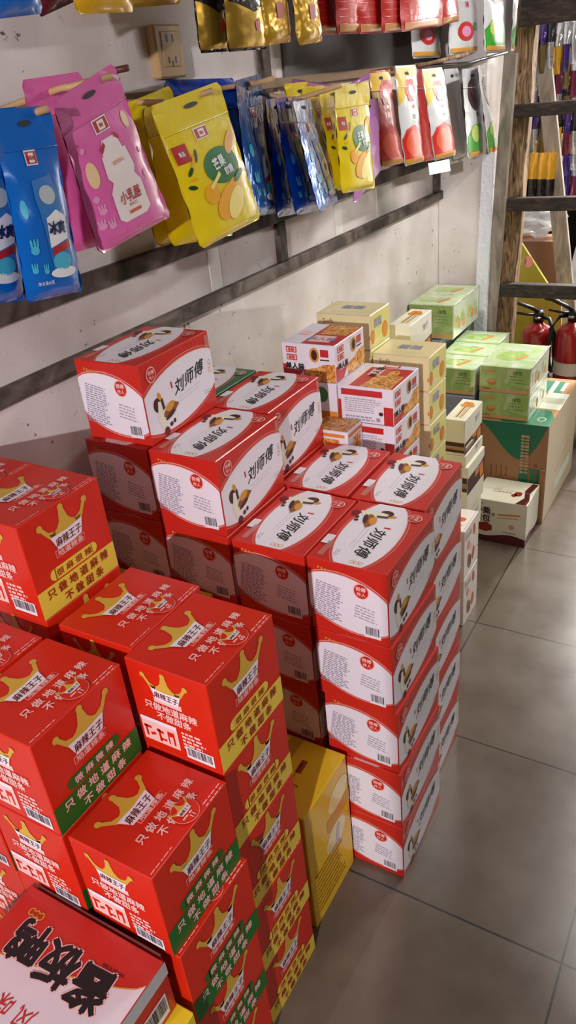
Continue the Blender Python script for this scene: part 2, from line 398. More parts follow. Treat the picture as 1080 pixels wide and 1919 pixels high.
def make_fried_front(name, label):
    """the same kind turned so that its picture side faces the aisle mouth"""
    w, d, h = .147, .162, .0925; mb = MB(); mb.box(-w / 2, -d / 2, 0, w / 2, d / 2, h, SNW); F = carton_faces(mb, w, d, h)
    for s in ('front', 'right', 'back', 'left'):
        f = F[s]; W_, H_ = f.w, f.h
        f.poly([(0, 0), (W_ * .25, 0), (W_ * .40, H_ * .28), (W_ * .3, H_ * .40), (0, H_ * .42)], SNRED, 0)
        f.poly([(W_ * .40, 0), (W_, 0), (W_, H_ * .50), (W_ * .8, H_ * .48), (W_ * .62, H_ * .36), (W_ * .40, H_ * .30)], FRIES, 1)
        for q in (.83, .62): f.rect(W_ * .19, H_ * q, W_ * .20, H_ * .16, SNRED, 2, -.02); f.rect(W_ * .19, H_ * q, W_ * .17, H_ * .11, LPINK, 3, -.02); f.text('香酥', W_ * .19, H_ * q, H_ * .10, SNRED, 4, bold=.03)
        f.rect(W_ * .24, H_ * .38, W_ * .30, H_ * .2, WHT, 2, -.03); f.text('单人装', W_ * .24, H_ * .38, H_ * .19, BLK, 4, -.03, bold=.045)
        f.ell(W_ * .62, H_ * .72, W_ * .09, H_ * .2, GOLD, 2); f.ell(W_ * .62, H_ * .72, W_ * .055, H_ * .14, DBRN, 3); f.rect(W_ * .81, H_ * .78, W_ * .15, H_ * .2, SNRED, 2); f.rect(W_ * .81, H_ * .60, W_ * .17, H_ * .035, BLK, 2)
    t = F['top_x']; a, b = t.w, t.h
    t.rect(a * .68, b * .5, a * .62, b * .96, SNRED, 0); t.rect(a * .7, b * .72, a * .54, b * .46, FRIES, 1); t.rect(a * .62, b * .28, a * .4, b * .3, LPINK, 1); t.text('单人装', a * .62, b * .28, b * .16, GRYT, 2, bold=.04)
    t.rect(a * .18, b * .5, a * .2, b * .16, LPINK, 1)
    o = mb.build(name); tag(o, label, 'carton')
    b_ = MB(); f = carton_faces(b_, w, d, h)['right']; f.rect(d * .5, h * .93, .012, .02, CLEAR, 4); p = b_.build('clear_tape', o); PARTS[o.name] = [p]
    return o
def make_noodle(name, label):
    w, d, h = .147, .162, .0925; mb = MB(); mb.box(-w / 2, -d / 2, 0, w / 2, d / 2, h, SNW); F = carton_faces(mb, w, d, h)
    PG = mk('print_green', (60, 130, 60), .5)
    for s in ('right', 'left', 'front', 'back'):
        f = F[s]; a, b = f.w, f.h
        f.rect(a * .45, b * .60, a * .22, b * .6, BRN, 1, .2); f.ell(a * .72, b * .66, a * .12, b * .22, PG, 1); f.ell(a * .5, b * .55, a * .08, b * .24, FRIES, 2); f.rect(a * .5, b * .1, a, b * .2, ORG, 0)
    t = F['top_x']; a, b = t.w, t.h; t.rect(a * .5, b * .5, a * .98, b * .98, FRIES, 0); t.rect(a * .2, b * .25, a * .34, b * .3, SNW, 1); t.rect(a * .2, b * .25, a * .25, b * .12, PG, 2)
    o = mb.build(name); tag(o, label, 'carton'); PARTS[o.name] = []
    return o
def make_cream(name, label):
    w, d, h = .160, .126, .0940; mb = MB(); mb.box(-w / 2, -d / 2, 0, w / 2, d / 2, h, CREAM, .002); F = carton_faces(mb, w, d, h)
    YG = mk('lemon_print', (226, 220, 120), .4, coat=.5)
    f = F['front']; f.rect(f.w * .5, f.h * .99, f.w * .98, .001, GRYT, 0); f.text('Soft', f.w * .22, f.h * .80, .020, BRN, 1, bold=-.012)
    for s in ('right', 'left'):
        f = F[s]; a, b = f.w, f.h; f.rect(a * .5, b * .5, a * .92, b * .9, YG, 0); f.text('蛋糕', a * .36, b * .7, .026, GRYT, 1, bold=.03); f.ell(a * .72, b * .36, a * .15, b * .24, ORG, 1); f.ell(a * .72, b * .38, a * .10, b * .15, GOLD, 2); f.rect(a * .3, b * .2, a * .3, b * .1, CREAM, 1)
    t = F['top_x']; a, b = t.w, t.h; t.text('蛋糕', a * .5, b * .55, .034, GRYT, 1, bold=.03); t.lines(a * .2, b * .2, a * .6, 1, .006, GOLD, 1, .001, seed=2)
    o = mb.build(name); tag(o, label, 'carton')
    b = MB(); f = carton_faces(b, w, d, h)['front']; f.ell(f.w * .985, f.h * .35, .003, .006, ORG, 1)
    f = carton_faces(b, w, d, h)['right']; f.ell(.012, f.h * .36, .011, .019, ORG, 2); f.ell(.012, f.h * .36, .006, .012, GOLD, 3); p = b.build('egg_sticker', o); PARTS[o.name] = [p]
    return o
GTOP = blotch('green_wrap_top', [(222, 230, 196), (190, 218, 156), (230, 236, 218)], 9, rough=.25, coat=1, bump=.25)
GSIDE = blotch('green_wrap_side', [(192, 214, 134), (158, 196, 100), (214, 224, 170)], 12, rough=.3, coat=.9, bump=.2)
def make_green(name, label, w=.188, d=.27, h=.1035):
    mb = MB(); mb.box(-w / 2, -d / 2, 0, w / 2, d / 2, h, GTOP, .003); F = carton_faces(mb, w, d, h)
    for s in ('front', 'back'):
        f = F[s]; f.rect(w * .5, h * .5, w * .97, h * .93, GSIDE, 0); f.rect(w * .5, h * .09, w * .97, h * .13, mk('peach', (226, 176, 120), .4, coat=.6), 1)
        f.ell(w * .25, h * .40, w * .09, h * .12, ORG, 1); f.ell(w * .25, h * .44, w * .07, h * .07, mk('peach'  , (226, 176, 120)), 2); f.rect(w * .20, h * .80, w * .24, h * .10, mk('pale_orange', (216, 160, 96), .4), 1)
        f.text('18包', w * .76, h * .80, .018, mk('olive_ink', (70, 110, 50), .5), 1, bold=.02); f.lines(w * .60, h * .66, w * .33, 3, .012, mk('olive_ink', (70, 110, 50)), 1, .002, seed=3)
        f.lines(w * .08, h * .14, w * .2, 1, .01, BRN, 2, .004, seed=9)
    for s in ('right', 'left'):
        f = F[s]; f.rect(d * .5, h * .5, d * .97, h * .92, mk('pale_side', (206, 216, 190), .3, coat=.9, bump=.2), 0)
        f.ell(d * .3, h * .45, .02, .026, GSIDE, 1); f.ell(d * .45, h * .35, .012, .02, ORG, 2); f.ell(d * .7, h * .5, .02, .026, GSIDE, 1); f.rect(d * .8, h * .3, .03, .03, mk('pale_orange', (216, 160, 96)), 2); f.rect(d * .12, h * .5, .012, .05, mk('peach', (0, 0, 0)), 1)
    t = F['top_x']; t.ell(w * .45, d * .45, w * .3, d * .2, GSIDE, 0, .4); t.rect(w * .66, d * .42, .013, .07, ORG, 1, -.45); t.ell(w * .45, d * .75, w * .3, d * .1, mk('pale_side', (0, 0, 0)), 0)
    o = mb.build(name); tag(o, label, 'carton')
    b = MB(); b.tube([(w / 2 + .0008, -d / 2, h), (w / 2 + .0008, d / 2, h)], .0030, mk('film_highlight', (240, 248, 235), .1, coat=1, alpha=.8)); p = b.build('seam_highlight', o); PARTS[o.name] = [p]  # white film seam thickened to paint the bright streak along the edge
    return o
def make_biscuit(name, label, bands=True, h=.118, lift=0):
    w, d = .066, .172; mb = MB(); mb.box(-w / 2, -d / 2, 0, w / 2, d / 2, h, CREAMW, .0015); F = carton_faces(mb, w, d, h)
    f = F['front']
    if bands:
        for y0, m_, t_ in ((.30, DBRN, .13), (.20, BRN, .09), (.11, DBRN, .08)): f.rect(w * .5, h * (y0 + lift), w * .96, h * t_, m_, 0)
        f.rect(w * .5, h * (.21 + lift), w * .96, h * .08, mk('tan', (170, 140, 90), .5), 1)
    r = F['right']; dd, hh = r.w, r.h
    if bands:
        r.poly([(0, hh * lift), (dd, hh * lift), (dd, hh * (.40 + lift)), (dd * .7, hh * (.34 + lift)), (0, hh * (.34 + lift))], DBRN, 0); r.rect(dd * .82, hh * (.18 + lift), dd * .2, hh * .28, ORG, 1, .2); r.rect(dd * .55, hh * (.26 + lift), dd * .22, hh * .14, ORG, 1, .1); r.rect(dd * .3, hh * .2, dd * .5, hh * .09, CREAMW, 1); r.lines(dd * .06, hh * .1, dd * .6, 1, .01, LPINK, 1, .004, seed=3)
    r.text('饼干', dd * .70, hh * .72, .022, GRYT, 1, .1, bold=.01)
    o = mb.build(name); tag(o, label, 'carton')
    b = MB(); t = carton_faces(b, w, d, h)['top_f']
    t.rect(d * .45, w * .58, d * .62, w * .14, DBRN, 0); t.rect(d * .40, w * .60, d * .55, w * .09, mk('stick_tan', (226, 190, 120), .5), 1); t.rect(d * .45, w * .36, d * .62, w * .14, DBRN, 0); t.rect(d * .40, w * .36, d * .55, w * .10, mk('stick_tan', (0, 0, 0)), 1)
    for q in range(7): t.ell(d * (.70 + .05 * (q % 3)), w * (.28 + .07 * q), .011, .009, ORG if q % 2 else GOLD, 2 + q % 3, n=12)
    p = b.build('biscuit_picture', o); PARTS[o.name] = [p]
    return o

ORD = ['topmost', 'second from top', 'third from top', 'fourth from top', 'fifth from top', 'sixth from top', 'seventh from top', 'eighth from top', 'ninth from top', 'tenth from top', 'eleventh from top', 'twelfth from top']
def stack(proto, x0, x1, y0, y1, z0, pitch, n, desc, where, group, jit=.0015, rot=.006, shifts={}, skip=0, h=None):
    for k in range(n):
        if k < skip: continue
        dx, dy = shifts.get(k, (random.uniform(-jit, jit), random.uniform(-jit, jit)))
        place(proto, ((x0 + x1) / 2 + dx, (y0 + y1) / 2 + dy, z0 + k * pitch), random.uniform(-rot, rot), f"{desc}, {ORD[n - 1 - k]} {where}", group)

# liu stacks
liu = make_liu('cracker_carton', RED, 'red carton with white oval')
gliu = make_liu('cracker_carton', mk('liu_green', (24, 96, 48), .42, coat=.3), 'dark green carton with white oval, behind the highest red oval carton at the wall')
G1_ = 'red cartons with white ovals'
P = .1664
stack(liu, -.632, -.468, 1.015, 1.245, 0, P, 5, 'red oval carton', 'in near stack at the aisle corner', G1_, shifts={0: (.012, 0), 1: (.012, 0), 2: (.008, .004), 3: (.003, .0), 4: (-.001, 0)})
stack(liu, -.802, -.638, 1.015, 1.245, 0, P, 5, 'red oval carton', 'in second stack from the aisle', G1_)
stack(liu, -.975, -.810, 1.015, 1.245, 0, P, 6, 'red oval carton', 'in third stack from the aisle', G1_)
stack(liu, -1.142, -.979, 1.015, 1.245, 0, P, 7, 'red oval carton', 'in tallest stack against the wall', G1_, shifts={6: (.008, .014)})
stack(liu, -.655, -.490, 1.252, 1.480, 0, P, 5, 'red oval carton', 'in rear stack at the aisle', G1_)
stack(liu, -.828, -.664, 1.252, 1.480, 0, P, 5, 'red oval carton', 'in rear stack one in from the aisle', G1_)
stack(liu, -1.003, -.838, 1.252, 1.480, 0, P, 6, 'red oval carton', 'in rear stack beside green carton', G1_)
stack(liu, -1.174, -1.010, 1.252, 1.480, 0, P, 5, 'red oval carton', 'below green carton at the wall', G1_)
place(gliu, (-1.092, 1.366, 5 * P), 0, None, None)

# spicy strip stacks
sy = make_spicy('spicy_strip_carton', SYEL, INKR, '很麻很辣', 'bright red crown carton with yellow stripe', '60')
sg = make_spicy('spicy_strip_carton', SGRN, LPINK, '微麻微辣', 'bright red crown carton with green stripe', '11')
Q = .1765; GY = 'red crown cartons with yellow stripe'; GG = 'red crown cartons with green stripe'
stack(sy, -.712, -.562, .607, .785, 0, Q, 5, 'yellow striped crown carton', 'in stack at the aisle edge', GY)
stack(sy, -.868, -.717, .625, .803, 0, Q, 5, 'yellow striped crown carton', 'one in from aisle edge stack', GY)
stack(sy, -1.043, -.890, .622, .800, 0, Q, 6, 'yellow striped crown carton', 'in tall stack by the wall', GY)
stack(sy, -1.197, -1.045, .622, .800, 0, Q, 6, 'yellow striped crown carton', 'touching the wall at left edge', GY)
stack(sg, -.702, -.550, .420, .598, 0, Q, 4, 'green striped crown carton', 'in low stack beside aisle', GG, shifts={2: (.009, .004), 1: (.004, .002), 3: (0, 0)})
stack(sg, -.862, -.709, .415, .593, 0, Q, 5, 'green striped crown carton', 'in taller stack behind thick-lettered carton', GG)
stack(sg, -1.020, -.867, .415, .593, 0, Q, 5, 'green striped crown carton', 'in stack at left picture edge', GG)

# snacks behind
fr = make_fried('fried_snack_carton', 'x'); ff = make_fried_front('fried_snack_carton', 'x'); nd = make_noodle('noodle_snack_carton', 'x')
stack(fr, -.838, -.691, 1.566, 1.728, 0, .095, 10, 'white and red fried snack carton', 'in right snack stack', 'white and red fried snack cartons', skip=0)
for k in range(10):
    place(nd, (-.915, 1.647, k * .095), 0, f'white snack carton with green and brown pictures, {ORD[9 - k]} under left fried snack carton', 'picture snack cartons')
place(ff, (-.912, 1.645, .95), .0, 'white and red fried snack carton alone on top of left snack stack')
# turned cartons standing in front
def make_noodle_tall(name, label):
    w, d, h = .160, .080, .1435; mb = MB(); mb.box(-w / 2, -d / 2, 0, w / 2, d / 2, h, SNW); F = carton_faces(mb, w, d, h)
    t = F['top_x']; t.rect(w * .5, d * .5, w * .98, d * .96, FRIES, 0); t.rect(w * .3, d * .25, w * .3, d * .3, SNW, 1)
    for s in ('right', 'front'):
        f = F[s]; f.rect(f.w * .6, h * .5, f.w * .5, h * .7, FRIES, 1); f.rect(f.w * .5, h * .92, f.w * .9, h * .06, ORG, 1)
    o = mb.build(name); tag(o, label, 'carton'); PARTS[o.name] = []; return o
nt_ = make_noodle_tall('noodle_snack_carton', 'x')
stack(nt_, -.935, -.775, 1.483, 1.563, 0, .1436, 6, 'narrow carton with noodle photo', 'wedged between red oval and snack cartons', 'narrow noodle cartons', jit=0, rot=0)
cr = make_cream('cake_carton', 'x')
stack(cr, -.850, -.690, 1.800, 1.926, 0, .0950, 10, 'pale yellow cake carton', 'in nearer pale yellow stack', 'pale yellow cake cartons')
stack(cr, -1.016, -.856, 1.806, 1.932, 0, .0952, 11, 'pale yellow cake carton', 'in pale yellow stack at wall', 'pale yellow cake cartons')
gr = make_green('tea_snack_carton', 'x')
stack(gr, -.832, -.644, 2.680, 2.950, .412, .1045, 2, 'green film-wrapped carton', 'on brown carton by aisle', 'green wrapped cartons', jit=0, rot=0)
g2 = make_green('tea_snack_carton', 'x', .186, .150, .1035)
for (x, y, z, dz, lab) in ((-.940, 2.745, .498, 0, 'small green wrapped carton nearest in the low middle row'), (-.940, 2.902, .498, 0, 'small green wrapped carton, middle of the low middle row'), (-.945, 3.062, .498, 0, 'small green wrapped carton farthest back in low middle row')):
    place(g2, (x, y, z), 0, lab, 'small green wrapped cartons')
g3 = make_green('tea_snack_carton', 'x', .188, .155, .138)
place(g3, (-1.100, 2.96, .638), 0, 'taller green wrapped carton against wall, front of the raised pair', 'raised green cartons')
place(g3, (-1.100, 3.12, .638), 0, 'taller green wrapped carton against wall, behind its raised twin', 'raised green cartons')
def plain_carton(name, x0, y0, z0, x1, y1, z1, m_, label, rot=0, art=None, cat='carton'):
    mb = MB(); w, d, h = x1 - x0, y1 - y0, z1 - z0; mb.box(-w / 2, -d / 2, 0, w / 2, d / 2, h, m_, .002); F = carton_faces(mb, w, d, h)
    if art: art(F, w, d, h)
    o = mb.build(name); tag(o, label, cat); o.location = ((x0 + x1) / 2, (y0 + y1) / 2, z0); o.rotation_euler.z = rot; return o
BLG = mk('blue_grey_card', (150, 160, 178), .5)
def ang(F, w, d, h): F['front'].rect(w * .5, h * .96, w * .9, h * .03, GRYT, 0)
plain_carton('storage_carton', -1.048, 2.662, 0, -.848, 3.14, .495, BLG, 'blue grey carton under the low green cartons', art=ang)
plain_carton('storage_carton', -1.197, 2.872, 0, -1.054, 3.2, .635, BLG, 'grey carton under the raised green cartons', art=ang)
# small biscuit cartons
bs = make_biscuit('biscuit_carton', 'x'); bn = make_biscuit('biscuit_carton', 'x', False, .098)
for k in range(7): place(bs, (-.871, 2.118, .001 + k * .1193), random.uniform(-.01, .01), f'slim white biscuit carton, {ORD[7 - k]} in far slim stack', 'far slim biscuit cartons')
place(bs, (-.871, 2.118, .001 + 7 * .1193), 0, 'slim white biscuit carton raised alone behind pale yellow stacks')
bm_ = make_biscuit('biscuit_carton', 'x', True, .172, .42); bt = make_biscuit('biscuit_carton', 'x', False, .036)
for k, (z, dx, p_) in enumerate(((.531, 0, bs), (.494, .004, bt), (.319, .012, bm_), (.207, .006, bn), (.105, 0, bn), (.002, 0, bn))):
    place(p_, (-.7255 + dx, 2.186, z), 0, f'slim cream biscuit carton, {ORD[k]} in slim stack left of brown carton', 'near slim biscuit cartons')
# white cartons with orange figures at the floor
OPR = mk('orange_print', (206, 92, 52), .5)
def make_fig():
    w, d, h = .150, .138, .1795; mb = MB(); mb.box(-w / 2, -d / 2, 0, w / 2, d / 2, h, mk('figure_white', (232, 222, 212), .45, coat=.3)); F = carton_faces(mb, w, d, h)
    for s in ('right', 'left', 'front', 'back'):
        f = F[s]; a, b = f.w, f.h
        f.ell(a * .70, b * .78, .011, .022, OPR, 1, .2); f.ell(a * .30, b * .62, .012, .016, PINK, 1); f.ell(a * .66, b * .30, .013, .024, OPR, 1, -.2); f.ell(a * .36, b * .26, .015, .028, BRN, 1, .15); f.ell(a * .46, b * .24, .006, .02, DBRN, 2); f.ell(a * .5, b * .52, .012, .010, LPINK, 1)
        f.rect(a * .12, b * .85, .006, .03, GRYT, 1); f.text('好吃', a * .36, b * .82, .022, BRN, 1, .1)
    t = F['top_x']; t.ell(w * .75, d * .5, .02, .013, OPR, 1, .4); t.ell(w * .8, d * .25, .012, .008, PINK, 1); t.rect(w * .96, d * .5, .002, d * .9, GRYT, 1)
    o = mb.build('figure_carton'); tag(o, 'x', 'carton'); PARTS[o.name] = []; return o
fg = make_fig()
place(fg, (-.707, 2.005, 0), 0, 'white carton with orange prints standing on floor, lower of two', 'white cartons with orange prints')
place(fg, (-.708, 2.004, .180), .01, 'white carton with orange prints, upper one behind red stack', 'white cartons with orange prints')

# brown carton with green arc
def brown_art(F, w, d, h):
    f = F['front']
    pts = [(w * .02, h)] + [(w * (.02 + .97 * i / 16), h - h * .36 * math.sin(math.pi * (i / 16) ** 1.5)) for i in range(1, 16)] + [(w * .99, h)]
    for i in range(len(pts) - 1): f.poly([(pts[i][0], h), pts[i], pts[i + 1], (pts[i + 1][0], h)], GREENC, 1)
    for i in range(12): f.rect(w * .70, h * (.88 - .033 * i), .030, .007 if i % 3 else .011, mk('kraft_light', (206, 170, 134), .7), 2)
    f.rect(w * .685 - .018 + .022, h * .70, .002, h * .42, BRN, 2); f.rect(w * .685 + .026 , h * .70, .0015, h * .42, BRN, 3)
    for i in range(3): f.rect(w * .86, h * (.60 - .07 * i), .012, .012, BRN, 2, .4 * i)
    f.rect(w * .70, h * .48, .036, .07, GREENC, 1); f.rect(w * .85, h * .48, .036, .07, GREENC, 1); f.rect(w * .94, h * .45, .003, h * .3, BRN, 2)
    for i in range(4): f.rect(w * (.25 + .07 * i), h * .50, .005, .05 - .006 * (i % 2), BRN, 1)
    t = F['top_x']
    t.poly([(w * .35, 0), (w, 0), (w, d * .16), (w * .9, d * .3), (w * .6, d * .32), (w * .35, d * .2)], GREENC, 0)
    t.rect(w * .5, d * .5, w * .98, .06, CLEAR, 3)
    t.rect(w * .62, d * .8, w * .5, d * .26, GREENC, 0); t.rect(w * .72, d * .8, w * .07, d * .26, mk('pale_print', (214, 224, 204), .4), 1); t.rect(w * .86, d * .82, w * .05, d * .2, mk('pale_print', (0, 0, 0)), 1)
    t.ring(w * .85, d * .12, .012, .016, .004, mk('pale_print', (0, 0, 0)), 1); t.rect(w * .85, d * .5, w * .3, d * .34, mk('pale_print', (0, 0, 0)), 0)
    r = F['right']; r.rect(d * .5, h * .5, d * .985, h * .985, mk('kraft_pale_side', (208, 192, 158), .6, coat=.2), 0)
    r.rect(d * .55, h * .42, d * .5, .004, KRAFT, 1, .15); r.rect(d * .6, h * .22, d * .5, .05, mk('pale_print', (0, 0, 0)), 1, .05)
bc = plain_carton('shipping_carton', -.838, 2.664, 0, -.562, 3.165, .411, KRAFT, 'large brown carton with green arc holding two green cartons', art=brown_art)
b = MB(); b.box(.118, -.258, 0, .137, -.2535, .235, KRAFT, .001); o = b.build('open_flap', bc)
# the cream bakery carton
def roll_art(F, w, d, h):
    MAR = mk('maroon_print', (88, 22, 20), .45); RDP = mk('date_red', (150, 36, 30), .45)
    for s in ('front', 'right', 'left', 'back'):
        f = F[s]; a = f.w
        n = 14
        for i in range(n):
            u0, u1 = a * i / n, a * (i + 1) / n; g = lambda u: h * (.17 + .05 * math.sin(u / a * 6.3 + (3.3 if s == 'front' else 0)))
            f.poly([(u0, 0), (u1, 0), (u1, g(u1)), (u0, g(u0))], MAR, 1)
    f = F['front']
    f.poly([(w * .08, h * .26), (w * .14, h * .42), (w * .28, h * .46), (w * .38, h * .38), (w * .38, h * .27), (w * .26, h * .22)], RDP, 2)
    f.text('手撕', w * .20, h * .74, .030, DBRN, 2, bold=.03); f.text('面包', w * .19, h * .55, .032, DBRN, 2, bold=.03); f.text('红枣', w * .36, h * .66, .015, DBRN, 2)
    f.lines(w * .07, h * .90, w * .16, 1, .01, BRN, 2, .005, seed=3); f.rect(w * .68, h * .70, .085, .007, ORG, 1, .12); f.rect(w * .66, h * .62, .08, .005, mk('tan2', (210, 180, 130)), 1, .12)
    f.ell(w * .74, h * .42, .010, .010, PINK, 1); f.lines(w * .58, h * .27, w * .3, 1, .01, BRN, 2, .004, seed=4)
    t = F['top_x']
    t.poly([(w * .78, 0), (w * .98, 0), (w * .99, d * .2), (w * .93, d * .5), (w * .99, d * .95), (w * .88, d * .97), (w * .82, d * .6), (w * .88, d * .3)], MAR, 1)
    t.ell(w * .74, d * .42, .014, .018, RDP, 2); t.ell(w * .68, d * .34, .010, .012, RDP, 2); t.text('手撕面包', w * .50, d * .42, .013, BRN, 2, -.05); t.lines(w * .28, d * .6, .03, 4, .012, GRYT, 2, .002, seed=5)
rb = plain_carton('bread_carton', -.781, 2.474, 0, -.577, 2.652, .177, CREAMW, 'cream carton with maroon wave on floor before brown carton', art=roll_art)
b = MB(); b.box(-.098, -.0895, .1775, .098, .06, .1785, CREAMW, 0); 
b = MB(); ft = carton_faces(b, .204, .178, .177)['top_x']; ft.rect(.102, .089, .198, .004, CLEAR, 5); b.build('clear_tape', rb)

# yellow cartons between the red groups
def yellow_art(F, w, d, h):
    YR = mk('yellow_red_ink', (150, 60, 20), .5)
    t = F['top_f']; t.text('鸭', d * .30, w * .28, .03, YR, 1, .0); t.rect(d * .62, w * .30, .035, .014, YR, 1, .05); t.lines(d * .2, w * .4, .09, 2, .02, YR, 1, .002, seed=4)
    r = F['right']; r.ell(d * .74, h * .80, .045, .032, mk('pale_lemon', (236, 222, 150), .4, coat=.5), 1, .3)
    r.rect(d * .72, h * .66, d * .55, .035, GOLD, 2, .05); r.ell(d * .62, h * .50, .045, .034, mk('pale_lemon', (0, 0, 0)), 1, .2); r.rect(d * .66, h * .50, .012, .05, mk('lilac', (200, 190, 220), .4), 3, -.3)
    r.lines(d * .10, h * .42, d * .7, 9, .014, mk('mustard_ink', (168, 122, 16), .5), 2, .006, seed=9)
KY = 'yellow cartons between the red stacks'
c_ = plain_carton('duck_snack_carton', -.805, .822, 0, -.577, 1.006, .350, CYLW, 'yellow carton on floor between crown and oval stacks at aisle', art=yellow_art)
b = MB(); f = carton_faces(b, .228, .184, .35)['top_f']; f.rect(.092, .114, .18, .03, mk('brown_tape', (206, 150, 30), .15, coat=1, alpha=.8), 3); b.build('packing_tape', c_)
for (x0, x1, z0, z1, lab) in ((-1.192, -1.009, 0, .349, 'yellow carton at wall, lower one'), (-1.004, -.812, 0, .349, 'yellow carton beside wall pair, lower one'), (-1.192, -1.009, .351, .692, 'yellow carton top glimpsed left in gap between red stacks'), (-1.004, -.862, .351, .690, 'yellow carton top glimpsed right in gap between red stacks')):
    c_ = plain_carton('duck_snack_carton', x0, .832, z0, x1, 1.005, z1, CYLW, lab, art=lambda F, w, d, h: F['top_f'].lines(d * .1, w * .5, d * .6, 2, .02, BRN, 1, .002))

# the duck carton in the corner
def duck_art(F, w, d, h):
    t = F['top_b']; a, b_ = t.w, t.h   # reads towards the camera side (-y), up = aisle
    DW = mk('duck_white', (226, 214, 222), .45, coat=.3); DR = mk('duck_red', (196, 36, 28), .42, coat=.3)
    tx = Face(F['top_x'].mb, (w / 2, d / 2, h), (-1, 0, 0), (0, -1, 0), w, d)    # reads towards the wall, upside down for the camera
    n = 24
    fn = lambda u: d * (.44 + .20 * ((u / w - .45) / .55) ** 2 * -1)
    for i in range(n):
        u0, u1 = w * i / n, w * (i + 1) / n
        tx.poly([(u0, fn(u0) + .0), (u1, fn(u1)), (u1, d), (u0, d)], DW, 0)
        tx.poly([(u0, fn(u0) - .002), (u1, fn(u1) - .002), (u1, fn(u1) + .001), (u0, fn(u0) + .001)], ORG, 1)
    return tx
# duck top: red band at the far side, white towards the camera, black brush characters
def make_duck():
    w, d, h = .268, .330, .114; mb = MB(); DR = mk('duck_red', (196, 36, 28), .42, coat=.3); DW = mk('duck_white', (226, 214, 222), .45, coat=.3)
    mb.box(-w / 2, -d / 2, 0, w / 2, d / 2, h, DR, .003)
    T = Face(mb, (w / 2, d / 2, h), (-1, 0, 0), (0, -1, 0), w, d)      # u: from aisle to wall, v: from far edge towards the camera
    n = 26
    fn = lambda u: .040 + .070 * max(0, u / w) ** .6
    for i in range(n):
        u0, u1 = w * i / n, w * (i + 1) / n
        T.poly([(u0, fn(u0)), (u1, fn(u1)), (u1, d), (u0, d)], DW, 0); T.poly([(u0, fn(u0) - .0018), (u1, fn(u1) - .0018), (u1, fn(u1) + .0006), (u0, fn(u0) + .0006)], ORG, 1)
    for i, ch in enumerate('酱板鸭'):
        T.text(ch, w * (.26 + .24 * i), .080 - .004 * i, .064, LPINK, 2, .05, bold=.065); T.text(ch, w * (.26 + .24 * i), .080 - .004 * i, .064, BLK, 4, .05, bold=.038)
    for i in range(3): T.ring(w * (.79 + .035 * i), .034, .0035, .0045, .0022, GOLD, 2, n=14)
    T.lines(w * .14, .045, .05, 1, .01, DRED, 2, .003, seed=3)
    for i, ch in enumerate('风味鲜香'): T.text(ch, w * (.46 + .15 * i), .150, .030, SNRED, 2, .1, bold=.006, shear=.2)
    R = Face(mb, (w / 2, -d / 2, 0), (0, 1, 0), (0, 0, 1), d, h)
    R.rect(d * .5, h * .87, d, h * .26, mk('duck_grey', (190, 190, 192), .45, coat=.3), 1); R.lines(d * .2, h * .93, d * .6, 2, .010, GRYT, 2, .003, seed=8)
    o = mb.build('roast_duck_carton'); tag(o, 'large red and white carton with thick black characters in lower left corner', 'carton')
    b = MB(); R = Face(b, (w / 2, -d / 2, 0), (0, 1, 0), (0, 0, 1), d, h); R.barcode(d * .86, h * .32, .060, .046, 2); b.build('barcode_label', o); b = MB(); R = Face(b, (w / 2, -d / 2, 0), (0, 1, 0), (0, 0, 1), d, h); R.ell(d * .62, h * .52, .014, .018, LPINK, 2); R.ell(d * .62, h * .52, .010, .013, DR, 3); b.build('round_emblem', o)
    b = MB(); b.box(-w / 2 + .012, d / 2 + .0006, h - .022, w / 2 - .008, d / 2 + .0035, h + .004, mk('flap_maroon', (92, 30, 28), .3, coat=.5), .001); b.build('lid_flap', o)
    return o
dk = make_duck(); dk.location = (-.689, .243, .4225)
plain_carton('duck_snack_carton', -.80, .12, .185, -.528, .411, .421, mk('bright_yellow', (236, 206, 40), .45, coat=.3), 'yellow carton under the large red and white carton')
plain_carton('duck_snack_carton', -.80, .12, 0, -.540, .404, .183, mk('bright_yellow', (0, 0, 0)), 'lowest yellow carton under the large red and white carton')

